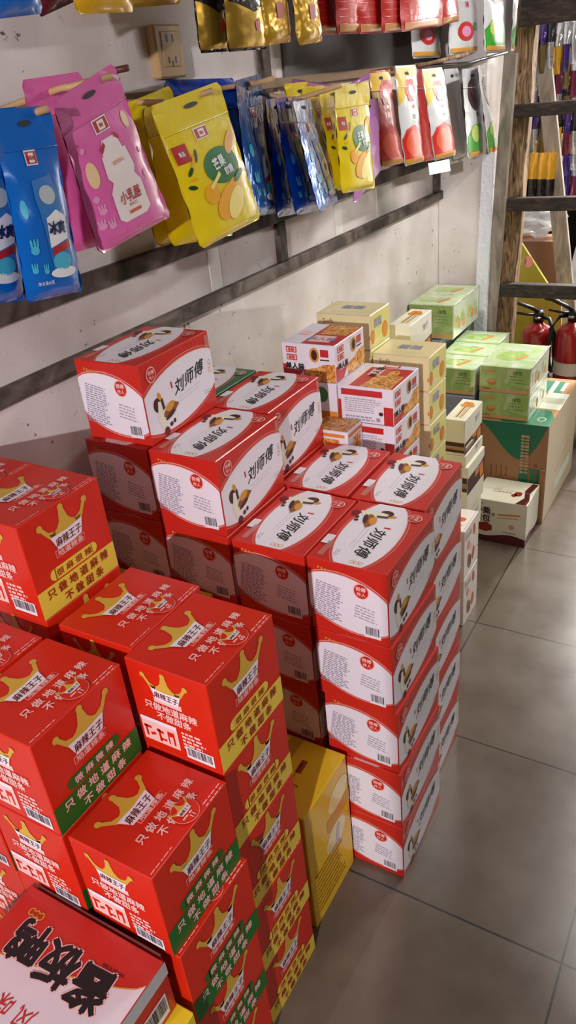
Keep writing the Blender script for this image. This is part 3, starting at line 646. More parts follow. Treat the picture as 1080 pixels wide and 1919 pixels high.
# ------------------------------------------------------------------ room shell
def struct(name, mb): o = mb.build(name); o['kind'] = 'structure'; return o
def wall_material():
    M = bpy.data.materials.new('plaster'); M.use_nodes = True; nt = M.node_tree; N = nt.nodes.new; L = nt.links.new; b = nt.nodes['Principled BSDF']
    tc = N('ShaderNodeTexCoord')
    n1 = N('ShaderNodeTexNoise'); n1.inputs['Scale'].default_value = 3.2; n1.inputs['Detail'].default_value = 6; L(tc.outputs['Object'], n1.inputs['Vector'])
    c1 = N('ShaderNodeValToRGB'); c1.color_ramp.elements[0].position = .3; c1.color_ramp.elements[0].color = lin((196, 182, 176)); c1.color_ramp.elements[1].position = .62; c1.color_ramp.elements[1].color = lin((232, 224, 220)); L(n1.outputs['Fac'], c1.inputs['Fac'])
    n2 = N('ShaderNodeTexNoise'); n2.inputs['Scale'].default_value = 26; n2.inputs['Detail'].default_value = 8; n2.inputs['Roughness'].default_value = .72; L(tc.outputs['Object'], n2.inputs['Vector'])
    c2 = N('ShaderNodeValToRGB'); c2.color_ramp.elements[0].position = .325; c2.color_ramp.elements[0].color = (1, 1, 1, 1); c2.color_ramp.elements[1].position = .37; c2.color_ramp.elements[1].color = (0, 0, 0, 1); L(n2.outputs['Fac'], c2.inputs['Fac'])
    mx = N('ShaderNodeMix'); mx.data_type = 'RGBA'; L(c2.outputs['Color'], mx.inputs[0]); L(c1.outputs['Color'], mx.inputs[6]); mx.inputs[7].default_value = lin((96, 82, 72))
    L(mx.outputs[2], b.inputs['Base Color']); b.inputs['Roughness'].default_value = .75
    bp = N('ShaderNodeBump'); bp.inputs['Strength'].default_value = .35; bp.inputs['Distance'].default_value = .004; L(n2.outputs['Fac'], bp.inputs['Height']); L(bp.outputs['Normal'], b.inputs['Normal'])
    return M
def floor_material():
    M = bpy.data.materials.new('floor_tiles'); M.use_nodes = True; nt = M.node_tree; N = nt.nodes.new; L = nt.links.new; b = nt.nodes['Principled BSDF']
    tc = N('ShaderNodeTexCoord'); sp = N('ShaderNodeSeparateXYZ'); L(tc.outputs['Object'], sp.inputs[0])
    def joint(sock, off, pitch):
        a = N('ShaderNodeMath'); a.operation = 'SUBTRACT'; L(sock, a.inputs[0]); a.inputs[1].default_value = off
        d = N('ShaderNodeMath'); d.operation = 'PINGPONG'; L(a.outputs[0], d.inputs[0]); d.inputs[1].default_value = pitch / 2
        g = N('ShaderNodeMath'); g.operation = 'LESS_THAN'; L(d.outputs[0], g.inputs[0]); g.inputs[1].default_value = .0024
        return g.outputs[0]
    jx = joint(sp.outputs['X'], -.1, .498); jy = joint(sp.outputs['Y'], .980, .4965)
    mxm = N('ShaderNodeMath'); mxm.operation = 'MAXIMUM'; L(jx, mxm.inputs[0]); L(jy, mxm.inputs[1])
    n1 = N('ShaderNodeTexNoise'); n1.inputs['Scale'].default_value = 5; n1.inputs['Detail'].default_value = 7; n1.inputs['Roughness'].default_value = .6; L(tc.outputs['Object'], n1.inputs['Vector'])
    c1 = N('ShaderNodeValToRGB'); c1.color_ramp.elements[0].position = .3; c1.color_ramp.elements[0].color = lin((88, 75, 64)); c1.color_ramp.elements[1].position = .7; c1.color_ramp.elements[1].color = lin((108, 95, 83)); L(n1.outputs['Fac'], c1.inputs['Fac'])
    mx = N('ShaderNodeMix'); mx.data_type = 'RGBA'; L(mxm.outputs[0], mx.inputs[0]); L(c1.outputs['Color'], mx.inputs[6]); mx.inputs[7].default_value = lin((44, 36, 30))
    L(mx.outputs[2], b.inputs['Base Color'])
    mr = N('ShaderNodeMapRange'); mr.inputs[3].default_value = .18; mr.inputs[4].default_value = .3; L(n1.outputs['Fac'], mr.inputs[0]); L(mr.outputs[0], b.inputs['Roughness']); b.inputs['IOR'].default_value = 1.6
    return M
PL = wall_material()
mb = MB(); mb.box(-3.2, -3.5, -.08, 4.2, 8, 0, floor_material(), 0); struct('floor', mb)
mb = MB(); mb.box(-1.32, -3.5, 0, -1.2, 3.6, 2.9, PL, 0); struct('wall_left', mb)
mb = MB(); mb.box(-1.2, 3.235, 0, -1.005, 3.6, 2.9, PL, .004); struct('wall_pilaster', mb)
mb = MB(); mb.box(-3.2, 5.7, 0, 4.2, 5.8, 2.9, mk('far_wall', (214, 212, 208), .8), 0); struct('wall_back', mb)
mb = MB(); mb.box(4.0, -3.5, 0, 4.1, 7.2, 2.9, mk('right_wall', (112, 106, 102), .8), 0); struct('wall_right', mb)
mb = MB(); mb.box(-3.2, 3.6, 0, -3.1, 7.2, 2.9, mk('right_wall', (0, 0, 0)), 0); struct('wall_far_left', mb)
mb = MB(); mb.box(-3.2, -3.5, 2.9, 4.2, 7.3, 3.0, mk('ceiling_paint', (120, 116, 112), .9), 0); struct('ceiling', mb)

mb = MB(); mb.box(-.040, -.85, 0, 4.0, -.75, 2.9, mk('right_wall', (0, 0, 0)), 0); struct('wall_light_blocker', mb)  # unseen wall added behind the camera to shade near floor and right faces

# iron frame on the wall
def bar(mb, a, b, hw, hh, m_):
    mb.box(min(a[0], b[0]) - hw, min(a[1], b[1]) - hw, min(a[2], b[2]) - hh, max(a[0], b[0]) + hw, max(a[1], b[1]) + hw, max(a[2], b[2]) + hh, m_, .002)
fr_ = bpy.data.objects.new('wall_frame', None); COL.objects.link(fr_); fr_.location = (-1.19, .2, 1.1); tag(fr_, 'dark dirty iron display frame fixed along white wall below the pouches', 'frame')
def fpart(name, box, m_=DIRT):
    mb = MB(); mb.box(*box, m_, .002); o = mb.build(name, fr_); o.location = -V(fr_.location); return o
fpart('lower_rail', (-1.2, -1.0, 1.115, -1.178, 3.234, 1.148))
fpart('upper_rail', (-1.2, -1.0, 1.258, -1.178, 3.234, 1.296))
fpart('top_rail', (-1.2, -1.0, 1.585, -1.18, 3.234, 1.608), mk('rail_tan', (140, 116, 92), .6))
for y in (.10, 1.945, 3.19): fpart('upright', (-1.2, y - .02, 1.149, -1.182, y + .02, 1.257))
for y in (1.945, 3.19): fpart('upright', (-1.2, y - .02, 1.297, -1.182, y + .02, 1.80))
mb = MB(); mb.box(-1.2, 2.05, 1.60, -1.192, 3.16, 1.86, mk('slate_board', (92, 90, 88), .6), .001)
o = mb.build('backing_board'); tag(o, 'dark grey board on wall behind the yellow pouches', 'board')
for y, lab in ((2.30, 'narrow white paper strip on the wall, left of three'), (2.62, 'wide white paper strip on the wall, middle of three'), (1.60, 'pale square paper on wall near iron frame upright')):
    mb = MB(); mb.box(-1.2, y, 1.149, -1.198, y + .05 + (y > 2.5) * .09, 1.257, mk('white_paper', (226, 222, 214), .7), 0); o = mb.build('paper_strip'); tag(o, lab, 'paper')
# socket
mb = MB(); mb.box(-1.2, 1.494, 1.628, -1.176, 1.590, 1.728, mk('socket_beige', (190, 156, 108), .4, coat=.2), .004)
so = mb.build('wall_socket'); tag(so, 'beige square wall socket under the upper gold bags', 'socket')
mb = MB()
for (y, z, dy, dz) in ((1.532, 1.702, .004, .014), (1.552, 1.702, .004, .014), (1.542, 1.655, .0035, .012), (1.530, 1.662, .004, .012), (1.554, 1.662, .004, .012)): mb.box(-1.176, y - dy / 2, z - dz / 2, -1.1740, y + dy / 2, z + dz / 2, BLK, 0)
mb.build('socket_slots', so)
mb = MB(); mb.box(-1.203, 1.512, 1.648, -1.1745, 1.573, 1.716, mk('socket_plate', (178, 142, 96), .4), .002); mb.build('face_plate', so)

# ------------------------------------------------------------------ pouches
FOIL = {}
def foil(name, rgb, metal=.25, rough=.25): return mat('foil_' + name, rgb, rough, metal, coat=.8, var=.08, scale=12, bump=.28 if metal < .15 else .5, bscale=20 if metal < .15 else 26)
class Pouch:
    def __init__(s, TL, TR, BR, BL, mats, thick=.016, seed=0):
        s.c = [V(a) for a in (TL, TR, BR, BL)]; s.t = thick; s.rg = random.Random(seed)
        s.O = (s.c[2] + s.c[3]) / 2; s.n = (s.c[2] - s.c[3]).cross(s.c[0] - s.c[3]).normalized()
        s.ph = [s.rg.uniform(0, 6) for _ in range(4)]
        s.w = (s.c[2] - s.c[3]).length; s.h = (s.c[0] - s.c[3]).length; s.mb = MB(); s.base = mats
        s.grid()
    def prof(s, u, v):
        # u across 0..1, v up 0..1 ; bulge fat near the bottom, flat at the header
        e = max(0, 1 - abs(2 * u - 1) ** 3.2); q = max(0, min(1, v / .06)) ** .5 * (1 if v < .45 else max(.06, 1 - (v - .45) / .40))
        w_ = .0016 * math.sin(11 * v * 2 + s.ph[0] + 4 * u) * (abs(2 * u - 1) ** 2) + .0010 * math.sin(30 * v + 9 * u + s.ph[1]) * max(0, abs(2 * u - 1) - .45)
        return s.t * e * q + w_
    def base_pt(s, u, v):
        TL, TR, BR, BL = s.c
        # rounded corners by pulling the ends in
        r = .045
        k = 0
        if v > 1 - r: k = r * (1 - math.sqrt(max(0, 1 - ((v - 1 + r) / r) ** 2)))
        if v < r: k = r * (1 - math.sqrt(max(0, 1 - ((r - v) / r) ** 2)))
        uu = k + u * (1 - 2 * k)
        waist = .02 * math.sin(math.pi * min(1, v / .9)) * (2 * u - 1)
        a = BL.lerp(BR, uu - waist); b = TL.lerp(TR, uu - waist)
        p = a.lerp(b, v)
        p = p + s.n * (.004 * math.sin(3 * v + s.ph[2]) + .010 * (v - .5) ** 2)
        return p
    def pt(s, u, v, off=0, side=1): return s.base_pt(u, v) + s.n * (side * s.prof(u, v) + off) - s.O
    def grid(s, nu=18, nv=30):
        for side in (1, -1):
            vs = [s.pt(i / nu, j / nv, 0, side) for j in range(nv + 1) for i in range(nu + 1)]
            fs = []
            for j in range(nv):
                for i in range(nu):
                    q = [j * (nu + 1) + i, j * (nu + 1) + i + 1, (j + 1) * (nu + 1) + i + 1, (j + 1) * (nu + 1) + i]
                    fs.append(q if side == 1 else q[::-1])
            s.mb.add(vs, fs, s.base, True)
    def P(s, x, y, l): return s.pt(min(.999, max(.001, x)), min(.999, max(.001, y)), .0007 + .0005 * l)
    def tri(s, pts, fs, m_, l):
        s.mb.add([s.P(x, y, l) for x, y in pts], fs, m_, True)
    def area(s, poly, m_, l=0, n=9):
        """fill a convex outline (u,v) with rings towards its centre so it follows the bulge"""
        cx = sum(p[0] for p in poly) / len(poly); cy = sum(p[1] for p in poly) / len(poly)
        dense = []
        for i in range(len(poly)):
            a, b = poly[i - 1], poly[i]; k = max(1, int(math.hypot((a[0] - b[0]), (a[1] - b[1])) / .06))
            for q in range(k): dense.append((a[0] + (b[0] - a[0]) * q / k, a[1] + (b[1] - a[1]) * q / k))
        if sum(dense[i - 1][0] * dense[i][1] - dense[i][0] * dense[i - 1][1] for i in range(len(dense))) < 0: dense = dense[::-1]
        R = 5; vs = []; fs = []; N = len(dense)
        for r in range(R): vs += [(cx + (p[0] - cx) * (1 - r / R), cy + (p[1] - cy) * (1 - r / R)) for p in dense]
        vs.append((cx, cy))
        for r in range(R - 1):
            for i in range(N): fs.append([r * N + i, r * N + (i + 1) % N, (r + 1) * N + (i + 1) % N, (r + 1) * N + i])
        for i in range(N): fs.append([(R - 1) * N + i, (R - 1) * N + (i + 1) % N, R * N])
        s.tri(vs, fs, m_, l)
    def rect(s, x, y, w, h, m_, l=0, rot=0):
        a = s.w / s.h; c, q = math.cos(rot), math.sin(rot)
        s.area([(x + c * p - q * r * 1, y + (q * p + c * r / a * a) * 1) for p, r in ((-w / 2, -h / 2), (w / 2, -h / 2), (w / 2, h / 2), (-w / 2, h / 2))], m_, l)
    def ell(s, x, y, a, b, m_, l=0, rot=0, n=24):
        c, q = math.cos(rot), math.sin(rot)
        s.area([(x + c * a * math.cos(t) - q * b * math.sin(t), y + q * a * math.cos(t) + c * b * math.sin(t)) for t in [2 * math.pi * i / n for i in range(n)]], m_, l)
    def text(s, t, x, y, size, m_, l=3, rot=0, bold=0, shear=0):
        vs, fs, tw = text_mesh(t, bold, shear); c, q = math.cos(rot), math.sin(rot)
        k = s.h / s.w
        s.mb.add([s.P(x + (c * a - q * b) * size * k, y + (q * a + c * b) * size, l + kk) for a, b, kk in vs], fs, m_, True)
    def finish(s, name, label, cat='snack pouch', group=None, seal=True):
        o = s.mb.build(name); o.location = s.O; tag(o, label, cat, group)
        if seal:
            mb = MB()
            for v0 in (.80,):
                pts = [s.pt(u, v0, .001) for u in [i / 14 for i in range(15)]]; mb.tube(pts, .0016, s.base, 6)
            mb.build('zip_seal', o)
            mb = MB(); vs = [s.pt(.5 + .10 * math.cos(t), .925 + .016 * math.sin(t), .0016) for t in [2 * math.pi * i / 16 for i in range(16)]]; mb.add(vs, [list(range(16))], BLK); mb.build('hang_hole', o)
        return o
def corners(px, x, w=None, x2=None):
    """pouch corners from where they appear: left edge in the plane x, right edge in the plane x2"""
    tl, tr, br, bl = px
    if x2 is None: x2 = x
    return on_x(*tl, x), on_x(*tr, x2), on_x(*br, x2), on_x(*bl, x)
PALE = mk('pouch_white', (236, 236, 240), .3, coat=.6); LOGR = mk('logo_red', (178, 26, 30), .4, coat=.5)
def logo(p, x, y, k=1): p.rect(x, y, .22 * k, .085 * k, PALE, 1); p.rect(x, y, .19 * k, .07 * k, LOGR, 2); p.rect(x, y, .10 * k, .055 * k, mk('logo_cream', (240, 220, 210), .4), 3); p.text('超友', x, y, .026 * k, LOGR, 4, bold=.02)
def pink_art(p):
    W = mk('pouch_bottle_white', (238, 226, 222), .35, coat=.5); logo(p, .50, .745)
    p.area([(.40, .64), (.42, .66), (.62, .66), (.64, .64), (.66, .57), (.36, .57)], W, 1); p.area([(.34, .57), (.70, .57), (.72, .44), (.68, .40), (.36, .40), (.31, .44)], W, 1)
    p.area([(.37, .41), (.67, .41), (.74, .34), (.74, .16), (.66, .13), (.36, .13), (.30, .16), (.30, .34)], W, 1)
    p.rect(.40, .62, .08, .03, LOGR, 2, .5); p.rect(.63, .65, .06, .03, LOGR, 2, -.5); p.text('小乳酪', .52, .285, .088, LOGR, 3, 0, bold=.01, shear=.15)
    p.text('香甜乳酪味', .52, .51, .030, mk('biscuit_orange', (0, 0, 0)), 3); p.rect(.52, .18, .16, .022, OPR, 3); p.text('美味可口', .52, .225, .026, LOGR, 3)
    YC = mk('cheese', (230, 196, 150), .4, coat=.5); p.ell(.16, .50, .07, .085, YC, 1, -.3); p.ell(.86, .70, .05, .05, YC, 1)
    PP = mk('pale_pink_print', (226, 150, 192), .4, coat=.4)
    for x, y in ((.15, .26), (.10, .17), (.20, .15)):
        p.ell(x, y, .045, .02, PP, 1)
        for q in (-.03, 0, .03): p.ell(x + q, y + .028, .012, .02, PP, 1, -q * 8)
    p.ell(.14, .66, .03, .02, PP, 1); p.ell(.12, .35, .035, .022, PP, 1); p.ell(.84, .36, .03, .02, PP, 1); p.ell(.9, .5, .025, .02, PP, 1); p.text('净含量60克', .26, .085, .022, PP, 2)
def mango_art(p, red=True):
    G = mk('mango_green', (22, 110, 48), .35, coat=.6); OY = mk('mango_orange', (240, 170, 20), .35, coat=.6); LY = mk('mango_light', (250, 228, 130), .35, coat=.6)
    logo(p, .50, .745, .9); p.rect(.14, .66, .18, .12, LOGR, 2); p.text('新品', .14, .66, .034, PALE, 4, bold=.03)
    p.ell(.60, .50, .27, .125, G, 1); p.text('芒果', .56, .525, .085, PALE, 3, .1, bold=.035); p.text('软糖', .66, .455, .062, PALE, 3, .1, bold=.03); p.rect(.42, .42, .20, .03, LY, 3, .4)
    p.ell(.84, .62, .12, .05, mk('peach2', (240, 180, 110), .35), 2, .5)
    p.ell(.55, .25, .24, .105, OY, 2, .3); p.ell(.62, .22, .17, .08, LY, 3, .5); p.ell(.32, .34, .10, .07, OY, 2); p.ell(.70, .33, .12, .06, OY, 2); p.ell(.78, .39, .10, .025, G, 4, .3)
    for x, y, r in ((.16, .535, .5), (.12, .43, -.2), (.30, .62, 1)): p.ell(x, y, .05, .016, mk('dark_leaf', (30, 70, 20), .4), 1, r)
    for x, y, r in ((.22, .58, .8), (.16, .48, 0), (.26, .61, 1)): p.ell(x, y, .035, .012, OY, 1, r)
def blue_art(p):
    LB = mk('light_blue', (70, 180, 214), .35, coat=.5); W = mk('pouch_white', (0, 0, 0))
    logo(p, .48, .755, .9)
    p.area([(.38, .64), (.72, .66), (.80, .55), (.85, .40), (.80, .16), (.45, .16), (.40, .40), (.36, .55)], mk('bottle_blue', (50, 120, 190), .3, coat=.6), 1)
    p.ell(.58, .56, .14, .05, mk('silver_print', (190, 200, 205), .2, coat=.8), 2); p.area([(.45, .28), (.80, .32), (.82, .44), (.66, .48), (.46, .44)], PALE, 2); p.text('冰爽', .62, .385, .075, mk('navy_ink', (16, 34, 90), .4), 4, bold=.04)
    p.rect(.64, .275, .34, .04, LOGR, 3, .1); p.ell(.62, .14, .24, .03, PALE, 2); p.ell(.62, .20, .17, .05, LB, 2)
    for x, y, k in ((.20, .28, 1.5), (.16, .17, 1), (.32, .16, 1)):
        p.ell(x, y, .04 * k, .016 * k, LB, 1)
        for q in (-.03, 0, .03): p.ell(x + q * k, y + .024 * k, .011 * k, .018 * k, LB, 1, -q * 8)
    p.ell(.16, .50, .05, .05, LB, 1); p.text('净含量60克', .28, .095, .024, PALE, 2)
def haw_art(p):
    Y = mk('pouch_yellow', (226, 190, 40), .3, coat=.6); R_ = mk('haw_red', (206, 40, 32), .3, coat=.6)
    p.area([(.02, .98), (.55, .98), (.45, .82), (.30, .70), (.02, .62)], Y, 1); p.area([(.5, .98), (.98, .98), (.98, .9), (.6, .9)], Y, 1)
    for q in range(6): p.ell(.60 + .17 * math.cos(q * 1.047), .76 + .075 * math.sin(q * 1.047), .10, .045, R_, 2)
    p.ell(.60, .76, .12, .055, PALE, 3); p.text('山楂', .6, .60, .045, R_, 3, bold=.03); p.text('果片', .58, .50, .055, mk('dark_ink', (60, 70, 70), .4), 3, bold=.01)
    p.area([(.02, .04), (.98, .04), (.98, .26), (.80, .36), (.50, .42), (.15, .38), (.02, .28)], R_, 1); p.ell(.38, .22, .28, .14, mk('haw_orange', (226, 84, 50), .3, coat=.6), 2); p.rect(.5, .045, .96, .05, GOLD, 3)
def plum_art(p):
    p.ell(.5, .72, .33, .18, mk('plum', (60, 26, 30), .25, coat=.7), 1); p.ell(.46, .78, .14, .06, mk('plum_light', (110, 50, 56), .25, coat=.7), 2)
    Gd = mk('leaf_green', (60, 160, 50), .35, coat=.5); p.area([(.03, .04), (.97, .04), (.97, .28), (.6, .40), (.25, .38), (.03, .26)], Gd, 1); p.ell(.35, .28, .2, .1, mk('lime', (190, 210, 110), .35, coat=.5), 2); p.rect(.5, .045, .9, .05, GOLD, 3)
    p.text('话梅', .5, .50, .06, mk('dark_ink', (0, 0, 0)), 3, bold=.02)
def pome_art(p):
    R_ = mk('haw_red', (0, 0, 0)); p.ell(.45, .25, .26, .11, R_, 1); p.ell(.45, .25, .15, .06, mk('pale_pink_print', (0, 0, 0)), 2); p.ell(.80, .30, .12, .05, mk('leaf_green', (0, 0, 0)), 1); p.rect(.5, .045, .96, .05, GOLD, 3); p.text('石榴', .5, .55, .07, R_, 3, bold=.03)
def gold_art(p):
    Gm = mk('gold_foil', (206, 164, 60), .22, metal=.8, coat=.6, bump=.4, bscale=18); p.area([(.01, .02), (.99, .02), (.99, .30), (.6, .24), (.01, .32)], Gm, 1)
    p.ell(.4, .45, .16, .07, mk('silver_print', (0, 0, 0)), 2); p.rect(.66, .16, .13, .06, LOGR, 3, .2)
def gold_purple_art(p):
    p.area([(.05, .98), (.95, .98), (.9, .40), (.5, .30), (.1, .42)], mk('purple_foil', (90, 36, 120), .25, metal=.4, coat=.6, bump=.3), 1); p.rect(.5, .22, .22, .10, LOGR, 2); p.ell(.5, .5, .2, .08, PALE, 2)
def weave_art(p):
    for q in range(9): p.rect(.5, .08 + .06 * q, .9, .006, mk('weave', (206, 60, 50), .35, coat=.5), 1)
    p.rect(.5, .045, .9, .06, mk('tan_foil', (200, 140, 80), .3, coat=.5), 2); p.ell(.7, .4, .12, .05, mk('leaf_green', (0, 0, 0)), 2)

def pouch(px, x, base, art, label, name='snack_pouch', x2=None, thick=.014, seed=0, group=None, seal=True):
    p = Pouch(*corners(px, x, x2=x2), base, thick, seed)
    if art: art(p)
    return p.finish(name, label, 'snack pouch', group, seal)
PK = foil('pink', (222, 100, 168), 0, .35); PY = foil('yellow', (232, 206, 12), 0, .3); PB = foil('blue', (8, 108, 206), .12, .22); PDB = foil('deep_blue', (10, 62, 172), .1, .2)
PM = foil('maroon', (96, 20, 40), .1, .4); PW = foil('white', (224, 226, 228), .1, .25); PL_ = foil('lilac', (196, 130, 196), 0, .3); PR = foil('red', (190, 36, 30), .1, .3)
PSB = foil('silver_blue', (40, 120, 210), .45, .16); PBK = foil('black', (34, 26, 26), .3, .2); PGR = foil('dim_green', (120, 140, 120), .2, .3); PGD = foil('gold', (206, 160, 44), .5, .25); PYG = foil('ochre', (214, 164, 20), .1, .3)

B1 = 'blue pouches at the left end'
pouch(((-88, 212), (28, 200), (48, 562), (-70, 580)), -.975, PB, blue_art, 'bright blue pouch cut off by the left picture edge', seed=1)
pouch(((-22, 208), (90, 197), (152, 545), (46, 568)), -.945, PB, blue_art, 'bright blue pouch with bottle picture left of pink pouch', seed=2)
pouch(((48, 205), (150, 190), (246, 425), (122, 478)), -1.12, PM, None, 'dark maroon pouch half hidden between blue and pink pouches', seed=3)
pouch(((40, 150), (150, 134), (262, 440), (130, 474)), -1.04, PK, None, 'pink pouch mostly hidden behind the big pink pouch', seed=4)
pouch(((92, 192), (206, 118), (322, 405), (188, 478)), -.97, PK, pink_art, 'big pink pouch with white bottle picture', seed=5)
pouch(((232, 196), (318, 160), (400, 425), (292, 464)), -1.09, PY, None, 'yellow pouch behind and left of front mango pouch', seed=6)
pouch(((262, 205), (350, 175), (440, 440), (322, 462)), -1.04, PY, None, 'yellow pouch directly behind front mango pouch', seed=7)
pouch(((280, 200), (410, 152), (486, 408), (372, 468)), -.97, PY, mango_art, 'front yellow mango pouch with green round emblem', seed=8)
pouch(((305, 150), (440, 146), (505, 395), (400, 420)), -1.15, PDB, None, 'dark blue pouch behind front mango pouch at wall', seed=9)
pouch(((437, 152), (486, 138), (517, 400), (478, 406)), -1.0, PSB, blue_art, 'narrow shiny silver blue pouch right of mango pouch', x2=-1.13, seed=10)
pouch(((492, 186), (528, 183), (562, 400), (520, 408)), -1.06, PDB, blue_art, 'dark blue pouch, left of blue trio beside silver blue pouch', x2=-1.15, seed=11)
pouch(((512, 184), (552, 181), (604, 394), (556, 404)), -1.01, PDB, blue_art, 'dark blue pouch, middle of blue trio', x2=-1.10, seed=12)
pouch(((543, 183), (578, 188), (635, 380), (600, 398)), -.97, PSB, blue_art, 'shiny blue pouch, right and front of blue trio', x2=-1.08, seed=13)
pouch(((528, 158), (582, 152), (640, 342), (590, 352)), -1.14, PY, mango_art, 'yellow pouch, farthest left of right yellow group', seed=14)
pouch(((560, 165), (608, 160), (648, 350), (606, 358)), -1.09, PY, mango_art, 'yellow pouch, second from left in right yellow group', seed=15)
pouch(((596, 164), (648, 158), (672, 345), (628, 358)), -1.04, PY, mango_art, 'yellow pouch, just behind front one of right yellow group', seed=16)
pouch(((668, 190), (706, 184), (713, 320), (662, 384)), -1.06, PL_, None, 'lilac pouch peeking out behind right yellow group', seed=17)
pouch(((628, 162), (692, 152), (700, 352), (636, 363)), -.98, PY, mango_art, 'front yellow pouch of right yellow group', seed=18)
pouch(((690, 134), (730, 130), (758, 305), (714, 314)), -1.10, PR, haw_art, 'dark red and white pouch right of yellow group', seed=19)
pouch(((735, 124), (776, 122), (796, 302), (760, 312)), -1.0, PW, haw_art, 'white hawthorn pouch with red fruit, left of bright pair', seed=20)
pouch(((772, 130), (812, 128), (836, 296), (790, 304)), -1.10, PR, None, 'dark red pouch seen between the two white hawthorn pouches', seed=21)
pouch(((788, 130), (828, 126), (853, 290), (812, 302)), -.99, PW, haw_art, 'white hawthorn pouch with red fruit, right of bright pair', seed=22)
pouch(((828, 130), (856, 128), (876, 292), (850, 300)), -1.08, PW, None, 'plain white pouch right of hawthorn pair', seed=23)
pouch(((846, 130), (868, 128), (878, 296), (856, 302)), -1.10, PGR, plum_art, 'dim green pouch left of the plum pouch', x2=-1.14, seed=24)
pouch(((862, 130), (898, 128), (908, 290), (878, 298)), -1.0, PW, plum_art, 'white plum pouch with dark fruit and green base', x2=-1.04, seed=25)
pouch(((896, 122), (916, 126), (936, 284), (912, 290)), -.98, PW, plum_art, 'narrow white and green pouch beside the silver one', x2=-1.08, seed=26)
pouch(((908, 114), (952, 110), (938, 270), (914, 278)), -1.10, foil('silver', (176, 190, 194), .5, .2), None, 'silver pouch at right end by wooden post', seed=27)
# upper row, hanging by their tops above the picture
def pouch_up(bl, br, x, base, art, label, L_=.27, lean=-.02, x2=None, thick=.014, seed=0, name='snack_pouch'):
    x2 = x if x2 is None else x2
    BL, BR = on_x(*bl, x), on_x(*br, x2)
    up = V((0, lean, 1)).normalized() * L_
    p = Pouch(BL + up, BR + up, BR, BL, base, thick, seed)
    if art: art(p)
    return p.finish(name, label, 'snack pouch', None, True)
U = [((-40, 40), (78, 26), -.97, PB, None, 'blue pouch bottom at upper left corner'),
     ((70, 34), (140, 2), -1.08, PM, None, 'maroon pouch bottom beside the upper left blue pouch'),
     ((138, 28), (246, 24), -1.0, PYG, None, 'ochre pouch bottom, left of two above the pink pouch'),
     ((210, 18), (336, 8), -1.08, PYG, None, 'ochre pouch bottom, right of two above the socket'),
     ((376, 100), (432, 96), -1.02, PBK, gold_art, 'black and gold foil pouch, first from left in upper row'),
     ((424, 98), (498, 92), -.99, PBK, gold_art, 'black and gold foil pouch, second from left in upper row'),
     ((494, 86), (548, 78), -.98, PGD, gold_purple_art, 'gold and purple foil pouch in upper row'),
     ((556, 86), (602, 78), -.96, PGD, gold_purple_art, 'bright gold foil pouch, right end of foil group'),
     ((585, 66), (640, 66), -1.10, PR, weave_art, 'red woven pattern pouch, first from left in upper row'),
     ((628, 64), (682, 64), -1.06, PR, weave_art, 'red woven pattern pouch, second from left in upper row'),
     ((672, 64), (722, 62), -1.04, PR, weave_art, 'red woven pattern pouch, third from left in upper row'),
     ((712, 62), (764, 60), -1.02, PR, weave_art, 'red woven pattern pouch, fourth from left in upper row'),
     ((752, 60), (832, 48), -.99, PR, weave_art, 'red woven pattern pouch, fifth and brightest in upper row'),
     ((824, 48), (858, 40), -1.03, PR, weave_art, 'narrow red pouch at right end of woven pouches'),
     ((772, 110), (826, 108), -1.12, PW, pome_art, 'white pouch with red pomegranate, left one below red pouches'),
     ((838, 104), (894, 98), -1.06, PW, pome_art, 'pinkish white pomegranate pouch, right one below red pouches'),
     ((906, 98), (946, 96), -1.0, PW, plum_art, 'white and green pouch, upper row beside the post'),
     ((956, 96), (980, 92), -.98, PW, plum_art, 'narrow white pouch touching the wooden post top')]
for i, (bl, br, x, base, art, lab) in enumerate(U): pouch_up(bl, br, x, base, art, lab, seed=40 + i)
# display pegs
def peg(a, xa, b_, xb, label, m_=PEG, r=.0055):
    A, B = on_x(*a, xa), on_x(*b_, xb); mb = MB(); O = A
    d = (B - A); wall = A + (A - B).normalized() * 0
    W_ = V((-1.181, A.y + (A.y - B.y) * .5, 1.597))
    mb.tube([W_ - O, A + V((-.02, 0, 0)) - O, A - O, B - O], r, m_, 8); o = mb.build('display_peg'); o.location = O; tag(o, label, 'peg')
peg((30, 222), -.97, (90, 203), -.93, 'wooden peg end through the blue pouch at left')
peg((132, 163), -1.0, (210, 142), -.955, 'wooden peg end through the pink pouch')
peg((335, 190), -1.0, (398, 170), -.955, 'wooden peg end through the front mango pouch')
peg((485, 155), -1.02, (512, 147), -.95, 'short wooden peg right of the silver blue pouch')
peg((560, 185), -1.02, (640, 160), -.93, 'wooden peg over the right yellow group')
peg((650, 165), -1.02, (694, 140), -.95, 'pale peg wrapped in lilac film above front right yellow pouch', PL_)
peg((800, 120), -1.02, (880, 100), -.93, 'wooden peg above the hawthorn pouches', WOOD)
peg((880, 118), -1.02, (950, 98), -.93, 'silvery peg above the plum pouches', STEEL)
peg((212, 133), -1.05, (240, 127), -1.02, 'dark red peg tip on wall right of pink pouch', mk('peg_dark', (90, 40, 34), .5))
mb = MB(); A = [on_x(*q, -.97) for q in ((803, 306), (842, 298), (845, 320), (806, 328))]; O = A[3]
mb.add([a - O for a in A] + [a - O + V((-.001, 0, 0)) for a in A], [[3, 2, 1, 0], [4, 5, 6, 7], [0, 1, 5, 4], [1, 2, 6, 5], [2, 3, 7, 6], [3, 0, 4, 7]], PALE); o = mb.build('price_card'); o.location = O; tag(o, 'small white card hanging under the right hawthorn pouch', 'card')

